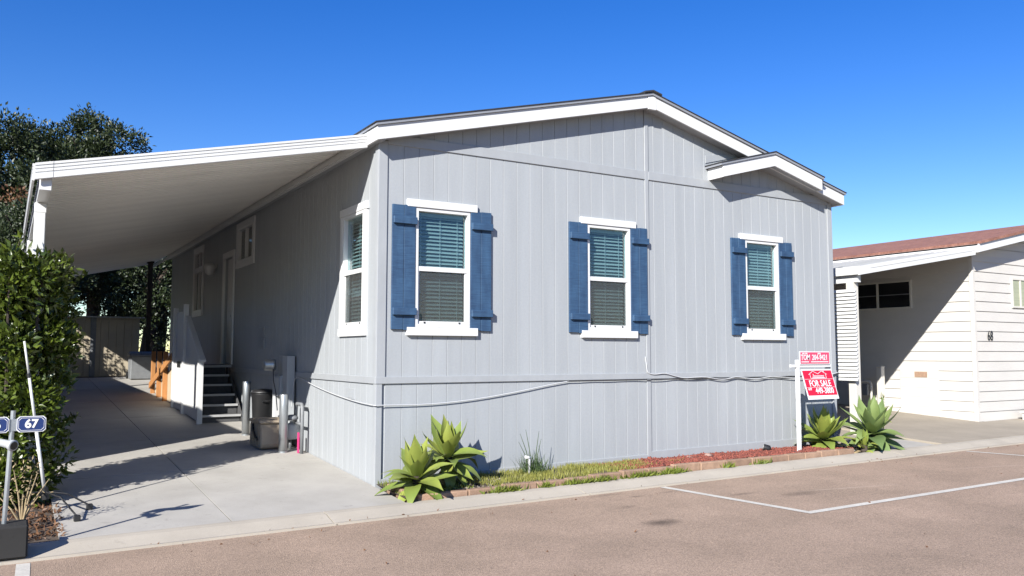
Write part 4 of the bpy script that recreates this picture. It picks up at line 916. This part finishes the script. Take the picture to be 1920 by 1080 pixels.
for q in range(7):
    ph = q*0.9; MB().tube([(0.06*math.cos(ph), 0.1*math.sin(ph), -0.05), (0.16*math.cos(ph), 0.25*math.sin(ph), 0.8), (0.30*math.cos(ph), 0.5*math.sin(ph), 1.7), (0.34*math.cos(ph), 0.55*math.sin(ph), 2.35)], [0.035, 0.026, 0.016, 0.006], 7).build('stem', M_bark, bush)
sprs = [(0.30, 0.1, 1.9, 0.66, 0.0, 2.42), (0.36, -0.2, 1.4, 0.62, -0.3, 1.78), (0.38, 0.1, 0.62, 0.64, 0.05, 0.85), (0.2, -0.4, 2.2, 0.42, -0.45, 2.62), (-0.05, -0.3, 2.3, 0.02, -0.3, 2.80)]
for q, (a0, a1, a2, b0, b1, b2) in enumerate(sprs):
    s_ = MB().tube([(a0, a1, a2), ((a0+b0)/2, (a1+b1)/2, (a2+b2)/2+0.03), (b0, b1, b2)], [0.009, 0.007, 0.003], 6).build('sprig', M_bark, bush)
    t = RNG.uniform(0.2, 1.0, 42)[:, None]; C = np.array([a0, a1, a2])*(1-t)+np.array([b0, b1, b2])*t
    link('sprig_leaves', leafcloud('sprig_leaves', C, 0.085, 0.040, None, up=0.5), M_hedge, s_)
dt = thing('dry_shrub', 'dry tan twiggy shrub standing beside the number sign post', 'shrub', (-3.60, -0.35, 0.0))
rt_ = random.Random(5)
for q in range(9):
    a_ = rt_.uniform(-0.5, 0.55); l_ = rt_.uniform(0.2, 0.5)
    MB().tube([(0, 0, -0.02), (a_*0.18, rt_.uniform(-.03, .03), l_*0.5), (a_*0.42, rt_.uniform(-.06, .06), l_)], [0.011, 0.008, 0.003], 6).build('twig', M_twig, dt)
C = np.array([(random.gauss(0, 0.09), random.gauss(0, .05), random.uniform(0.2, 0.58)) for _ in range(150)]); link('dry_leaves', leafcloud('dry_leaves', C, 0.04, 0.014, None, up=0.4), M_twig, dt)
def litter():
    return (random.uniform(-3.85, -3.25), random.uniform(-0.8, 0.6), 0.0)
C = np.array([litter() for _ in range(420)]); C[:, 2] = [gz(a, d)+0.005 for a, d in C[:, :2]]
o = link('leaf_litter', leafcloud('leaf_litter', C, 0.055, 0.024, None, up=0.0), M_oak2); o['kind'] = 'stuff'; o['label'] = 'dry brown leaf litter under the bush'; o['category'] = 'leaf litter'

# ================================================================ BEHIND THE CARPORT
sh = thing('garden_shed', 'low tan panelled shed in shade at the end of the driveway', 'shed', (-1.6, 16.9, gz(-1.6, 16.9)-0.02))
MB().box(-1.55, 1.10, 0.03, 1.6, 0, 1.66).build('shed_body', M_shed, sh)
for q in range(13):
    x_ = -1.55+q*0.204
    MB().box(x_+0.006, x_+0.198, 0.005, 0.0295, 0.02, 1.60).build('wall_panel', M_shed, sh, bevel=0.004)
MB().box(-0.17, -0.03, -0.03, 0.0045, 0, 1.66).build('door_post', M_pipe, sh)
MB().prism([(-0.10, 1.665), (1.7, 1.72), (1.7, 1.77), (-0.10, 1.70)], lambda a, z: (-1.7, a, z), lambda a, z: (1.22, a, z)).build('shed_roof', M_cab, sh)
shb = thing('shrub', 'leafy shrub beside the driveway near the tan shed', 'shrub', (-4.15, 15.0, gz(-4, 15)))
o = lump('foliage', [(RNG.uniform(-.3, .3), RNG.uniform(-1.2, 1.2), RNG.uniform(0.4, 2.55), 0.3) for _ in range(60)], 8000, 0.10, 0.05, M_hedge, shb); o['kind'] = 'stuff'
MB().tube([(0, 0, -0.05), (0.05, 0.1, 1.0), (0, 0.2, 2.0)], [0.05, 0.035, 0.01], 7).build('stem', M_bark, shb)
wb = thing('wheelie_bin', 'pale wheeled bin coloured dark for shade, standing between the shed and the stairs', 'bin', (-0.62, 15.6, gz(-.6, 15.6)))
MB().prism([(-0.28, 0), (0.24, 0), (0.30, 0.62), (-0.34, 0.62)], lambda a, z: (-0.27, a, z), lambda a, z: (0.27, a, z)).build('bin', M_pipe, wb, bevel=0.02)  # dark grey puts the shade on this pale bin into its colour
MB().xprism([(-0.38, 0.625), (0.34, 0.625), (0.30, 0.70), (0.0, 0.75), (-0.30, 0.70)], -0.30, 0.30).build('lid', M_pipe, wb, bevel=0.02)
for s in (-1, 1): MB().lathe([(0.10, -0.02), (0.10, 0.02)]).xf(Matrix.Translation((s*0.29, 0.24, 0.10)) @ Matrix.Rotation(R(90), 4, 'Y')).build('wheel', M_black, wb)

def tree(x, y, h, rx, label, seed, crown0=0.25, n=72000, m=None, leaf=0.15, squash=1.0, tawny=False):
    global RNG
    RNG = np.random.default_rng(seed); g = gz(x, y)
    t = thing('oak_tree', label, 'tree', (x, y, g), 'trees behind the carport')
    tr_ = MB().tube([(0, 0, -0.1), (0.1, 0, h*0.18), (0.0, 0.1, h*0.4), (0.15, 0, h*0.7)], [0.32, 0.26, 0.2, 0.08], 9).build('trunk', M_bark, t, True)
    for q in range(9):
        a_ = q*2.4; z0_ = h*(0.2+0.05*q); e = (rx*0.75*math.cos(a_), rx*0.75*math.sin(a_), min(z0_+h*0.28, h*0.9))
        MB().tube([(0.05, 0.03, z0_), (e[0]*0.45, e[1]*0.45, z0_+(e[2]-z0_)*0.6), e], [0.11, 0.07, 0.02], 6).build('limb', M_bark, tr_)
    cs = []
    for i in range(190):
        d = RNG.normal(size=3); d /= np.linalg.norm(d); rr_ = RNG.uniform(0.35, 1.0)**0.6
        zc = h*crown0 + (h*(1-crown0))*0.5; hz = h*(1-crown0)*0.5
        cs.append((d[0]*rx*rr_*0.86, d[1]*rx*rr_*0.86, zc+d[2]*hz*rr_*0.9, RNG.uniform(0.55, 1.05)*rx/4))
    o = lump('crown', cs, n, leaf, leaf*0.55, m or M_oak, t, shell=0.45, inner=0.55); o['kind'] = 'stuff'
    if tawny:
        cs = [(rx*0.2+RNG.normal()*0.5, -rx*0.8+RNG.normal()*0.4, h*0.52+RNG.normal()*0.7, 0.4) for _ in range(9)]
        o = lump('tawny_crown', cs, 900, leaf, leaf*0.55, M_oak2, t); o['kind'] = 'stuff'
    return t
tree(-4.2, 27.0, 9.4, 3.6, 'tall dark oak rising above the outer end of the white awning', 101, 0.22, tawny=True)
tree(-0.9, 28.5, 10.3, 2.9, 'round headed dark oak showing above the awning beside the taller oak', 102, 0.2)
tree(1.9, 30.0, 9.3, 2.4, 'low dark oak whose top just clears the awning edge', 103, 0.18)
tree(-3.2, 22.5, 5.6, 2.2, 'bushy oak seen under the awning behind the shed', 104, 0.05, n=34000, leaf=0.12)
tree(0.6, 23.5, 5.4, 2.0, 'sparse leafy oak seen under the awning past the stairs', 105, 0.05, n=26000, leaf=0.12)
tree(3.4, 25.5, 6.0, 2.2, 'leafy oak partly hidden behind the far end of the grey house', 107, 0.05, n=16000)
tree(-9.0, 31.0, 9.5, 3.6, 'broad dark oak standing behind the tallest oak by the awning', 106, 0.2)

# ================================================================ NEIGHBOUR HOUSE 68
HX, HY, HW, HD = 13.35, 0.53, 6.6, 13.0; HZ = gz(HX, HY)+0.005; EXP = 0.208; NR = 16; HT = HZ+NR*EXP
h68 = thing('cream_house', 'cream lap sided house numbered 68 with a red shingle roof', 'house', (0, 0, 0))
hb = MB().box(HX+0.012, HX+HW-0.012, HY+0.012, HY+HD, HZ-0.15, HT+0.1).build('wall_core', M_cream, h68)
ry = 3.79; hs = 0.205; hxc = HX+HW/2
def r68(x): return ry - 0.03 + hs*(HW/2 + 0.35 - abs(x-hxc))
hf = empty('front_siding', (0, 0, 0), h68); hs_ = empty('side_siding', (0, 0, 0), h68)
for i in range(-1, NR+1):
    z0_ = HZ+i*EXP; z1_ = z0_+EXP+0.012
    lapf = [(0.012, z0_), (-0.022, z0_), (-0.002, z1_), (0.012, z1_)]
    MB().prism(lapf, lambda d, z: (HX-0.030 if d < 0 else HX, HY+d, z), lambda d, z: (HX+HW, HY+d, z)).build('lap_board', M_cream, hf)
    MB().prism(lapf, lambda d, z: (HX+d, HY+HD, z), lambda d, z: (HX+d, HY-0.0+(0.0), z)).build('lap_board', M_cream, hs_)
MB().box(HX-0.033, HX+0.05, HY-0.033, HY+0.05, HZ-0.1, HT+0.08).build('corner_trim', M_cream, h68, bevel=0.003)
for i in range(6):
    za, zb = HT+0.1+i*EXP-0.01, HT+0.1+(i+1)*EXP
    half = max((ry+hs*(HW/2+.35)-0.06-za)/hs, 0.2); half2 = max((ry+hs*(HW/2+.35)-0.06-zb)/hs, 0.05)
    if half > HW/2: half = HW/2
    if half2 > HW/2: half2 = HW/2
    MB().yprism([(hxc-half, za), (hxc+half, za), (hxc+half2, zb), (hxc-half2, zb)], HY-0.010, HY+0.012).build('lap_board', M_cream, hf)
for s in (-1, 1):
    xo = hxc+s*(HW/2+0.35)
    P2 = lambda a, c: ([(xo, r68(xo)+a), (hxc, r68(hxc)+a), (hxc, r68(hxc)+c), (xo, r68(xo)+c)] if s < 0 else [(xo, r68(xo)+c), (hxc, r68(hxc)+c), (hxc, r68(hxc)+a), (xo, r68(xo)+a)])
    MB().yprism(P2(-0.14, 0.03), HY-0.38, HY-0.35).build('rake_fascia', M_white, h68)
    MB().yprism(P2(0.031, 0.085), HY-0.42, HY+HD+0.3).build('roof_plane', M_redroof, h68)
    MB().yprism(P2(0.0, 0.03), HY-0.349, HY+HD+0.3).build('soffit', M_cream2, h68)
xo = hxc-HW/2-0.35
MB().box(xo, xo+0.03, HY-0.349, HY+HD+0.3, r68(xo)-0.14, r68(xo)+0.028).build('eave_fascia', M_white, h68)
def flat_window(parent, axis, a0, a1, z0_, z1_, mull, glass, name='window', bars=()):
    def bx(b_, u0, u1, d0, d1, e0, e1): return b_.box(u0, u1, HY+d0, HY+d1, e0, e1) if axis == 'x' else b_.box(HX+d0, HX+d1, u0, u1, e0, e1)
    w_ = 0.035; f_ = MB(); bx(f_, a0, a0+w_, -0.05, 0.0, z0_, z1_); bx(f_, a1-w_, a1, -0.05, 0, z0_, z1_); bx(f_, a0+w_, a1-w_, -0.05, 0, z1_-w_, z1_); bx(f_, a0+w_, a1-w_, -0.05, 0, z0_, z0_+w_)
    f_ = f_.build(name, M_cream2, parent)
    bx(MB(), 0, 0, 0, 0, 0, 0); g_ = MB(); bx(g_, a0+w_, a1-w_, -0.028, -0.022, z0_+w_, z1_-w_); g_.build('pane', glass, f_)
    for mm in mull: q_ = MB(); bx(q_, mm-0.025, mm+0.025, -0.045, -0.0285, z0_+w_, z1_-w_); q_.build('mullion', M_cream2, f_)
    for zz in bars: q_ = MB(); bx(q_, a0+w_, a1-w_, -0.036, -0.0283, zz-0.008, zz+0.008); q_.build('glazing_bar', M_pipe, f_)
    return f_
M_wdark = plain('dark_pane', (0.012, 0.013, 0.015), 0.08)
M_curt = mat('curtain_pane', (0.42, 0.44, 0.30), 0.3, 0.1, (1, 1, 40))
flat_window(h68, 'y', 1.88, 3.30, 2.57, 3.20, (2.72,), M_wdark, bars=(2.89,))
flat_window(h68, 'x', 14.78, 16.3, 2.56, 3.20, (15.12,), M_curt)
ac = MB().box(HX-0.044, HX-0.006, 1.33, 2.22, HZ+0.06, HZ+1.06).build('access_panel', M_cream, h68, bevel=0.004)
for i in range(1, 5): MB().box(HX-0.048, HX-0.0445, 1.34, 2.21, HZ+0.06+i*0.205-0.004, HZ+0.06+i*0.205+0.004).build('panel_lap', M_cream2, ac)
MB().box(HX-0.054, HX-0.0445, 1.57, 1.86, HZ+0.89, HZ+1.01).build('vent_plate', mat('rusty_plate', (0.42, 0.27, 0.18), 0.8, 0.15, (20, 20, 20)), ac)
o = text_mesh('68', 0.29, 0.72, 0.0, 0.004); o.materials.append(M_black); o.transform(Matrix.Rotation(R(90), 4, 'X'))
o = link('house_number', o, None, h68, loc=(13.88, HY-0.036, HZ+EXP*8.5))
# low planter by its front wall
pl = thing('planter_box', 'low white planter box against the cream front wall', 'planter', (15.15, HY-0.35, gz(15, 0.2)))
MB().box(-0.5, 1.2, -0.15, 0.15, 0, 0.16).build('box', M_cream2, pl, bevel=0.006); MB().box(-0.53, 1.23, -0.18, 0.18, 0.161, 0.19).build('rim', M_white, pl, bevel=0.004)
C = np.array([(RNG.uniform(-0.25, 1.1), RNG.uniform(-.1, .1), 0.18) for _ in range(200)]); link('dead_plants', leafcloud('dead_plants', C, 0.13, 0.03, np.tile([[0, 0, 1.0]], (200, 1)), 0.8, 0), M_oak2, pl)

# its carport
a68 = thing('carport_awning', 'white carport awning with louvre screen attached to the cream house', 'awning', (0, 0, 0))
bx0, bx1, by0, by1 = 9.30, 12.99, 0.22, 10.5
def z68(x): return 3.03 + (x-bx0)*(3.62-3.03)/(bx1-bx0)
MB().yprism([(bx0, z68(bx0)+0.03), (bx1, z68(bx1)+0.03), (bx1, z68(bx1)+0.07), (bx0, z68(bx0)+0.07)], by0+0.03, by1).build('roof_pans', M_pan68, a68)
q = 0.0
for i in range(30):
    yy = by0+0.2+i*0.34
    MB().yprism([(bx0+0.02, z68(bx0)+0.071), (bx1-0.02, z68(bx1)+0.071), (bx1-0.02, z68(bx1)+0.10), (bx0+0.02, z68(bx0)+0.10)], yy, yy+0.03).build('roof_rib', M_pan68, a68)
for (e0, e1, dd) in ((-0.05, 0.035, 0.0), (0.041, 0.11, 0.006)):
    MB().yprism([(bx0+0.30, z68(bx0+.3)+e0), (bx1, z68(bx1)+e0), (bx1, z68(bx1)+e1), (bx0+0.30, z68(bx0+.3)+e1)], by0+dd, by0+0.03).build('front_fascia', M_alu, a68)
MB().yprism([(bx0, z68(bx0)-0.05), (bx0+0.299, z68(bx0+.3)-0.05), (bx0+0.299, z68(bx0+.3)+0.11), (bx0, z68(bx0)+0.11)], by0-0.008, by0+0.03).build('corner_cap', M_alu, a68)
MB().box(bx0-0.02, bx0+0.01, by0+0.031, by1, z68(bx0)-0.04, z68(bx0)+0.11).build('side_gutter', M_alu, a68)
MB().box(bx0+0.06, bx0+0.16, by0+0.1, by1-0.1, 2.86, 3.02).build('beam', M_alu, a68)
for y in (0.40, 3.8, 7.2): MB().box(bx0+0.04, bx0+0.19, y, y+0.15, gz(bx0, y)-0.03, 2.86).build('post', M_cream2, a68, bevel=0.006)
scr = empty('louvre_screen', (0, 0, 0), a68)
for i in range(25):
    z_ = 1.08+i*0.0665
    MB().prism([(0.040, 0.0), (0.046, 0.002), (0.010, 0.056), (0.004, 0.054)], lambda d, z: (bx0-0.02-d*0.9+0.02, 0.30, z_+z), lambda d, z: (bx0-0.02-d*0.9+0.02, 3.6, z_+z)).build('louvre_slat', M_alu, scr)
for y in (0.33, 3.5): MB().box(bx0+0.012, bx0+0.035, y, y+0.04, 1.08, 2.75).build('screen_frame', M_alu, scr)
# utility post
up_ = thing('utility_post', 'white square utility post with a pipe frame by the cream side wall', 'post', (12.95, 2.45, gz(12.9, 2.45)+0.015))
MB().box(-0.06, 0.06, -0.06, 0.06, 0, 0.98).build('post', M_cream2, up_, bevel=0.006); MB().box(-0.07, 0.07, -0.07, 0.07, 0.981, 1.01).build('cap', M_cream2, up_, bevel=0.008)
MB().tube([(0.0, 0.25, 0), (0.0, 0.25, 0.62), (0.0, 0.30, 0.66), (0.0, 0.50, 0.66), (0.0, 0.55, 0.62), (0.0, 0.55, 0)], 0.028, 8).build('pipe_frame', M_cream2, up_, True)
MB().box(-0.03, 0.03, 0.33, 0.47, 0.35, 0.60).build('valve', M_pipe, up_, bevel=0.01)
sb = thing('storage_tote', 'dark storage tote in shade under the neighbour awning', 'tote', (11.6, 5.4, gz(11.6, 5.4)+0.02))
MB().prism([(-0.35, 0), (0.35, 0), (0.40, 0.5), (-0.40, 0.5)], lambda a, z: (a, -0.3, z), lambda a, z: (a, 0.3, z)).build('tub', M_black, sb, bevel=0.02); MB().box(-0.43, 0.43, -0.33, 0.33, 0.501, 0.56).build('lid', M_pipe, sb, bevel=0.015)

# ================================================================ HOUSE 66, left of the driveway: its wall and roof shade the carport
rp_ = thing('porch_post', 'dark wooden post standing past the far end of the grey house', 'post', (-0.35, 16.3, gz(-.3, 16.3)))
MB().box(-0.06, 0.06, -0.06, 0.06, -0.02, 3.22).build('post', M_bark, rp_, bevel=0.006); MB().box(-0.09, 0.09, -0.09, 0.09, 3.22, 3.27).build('cap', M_bark, rp_)
h66 = thing('tan_house', 'tan sided house beyond the bush on the far side of the driveway', 'house', (0, 0, 0))
X6, Y6 = -4.65, 1.88; E6 = 2.93
MB().box(X6-7, X6, Y6, Y6+16, -0.1, E6+0.05).build('wall', M_cream2, h66)
for i in range(13):
    MB().box(X6+0.001, X6+0.014, Y6, Y6+16, 0.22+i*0.2, 0.40+i*0.2).build('lap_board', M_cream, h66)
MB().yprism([(X6+0.22, E6), (X6-3.5, E6+0.9), (X6-7.2, E6), (X6-7.2, E6+0.1), (X6-3.5, E6+1.0), (X6+0.22, E6+0.1)], Y6-0.04, Y6+16.2).build('roof', M_redroof, h66)
MB().yprism([(X6, E6), (X6-3.5, E6+0.88), (X6-7, E6)], Y6+0.02, Y6+0.1).build('gable', M_cream2, h66)
for x_ in (X6-2.4, X6-5.6):
    f_ = MB().box(x_, x_+1.2, Y6-0.03, Y6-0.001, 1.5, 2.7).build('window', M_vinyl, h66); MB().box(x_+0.06, x_+1.14, Y6-0.034, Y6-0.0305, 1.56, 2.64).build('pane', M_wdark, f_)

scene.render.engine = 'CYCLES'
scene.cycles.max_bounces = 8
scene.cycles.transparent_max_bounces = 16
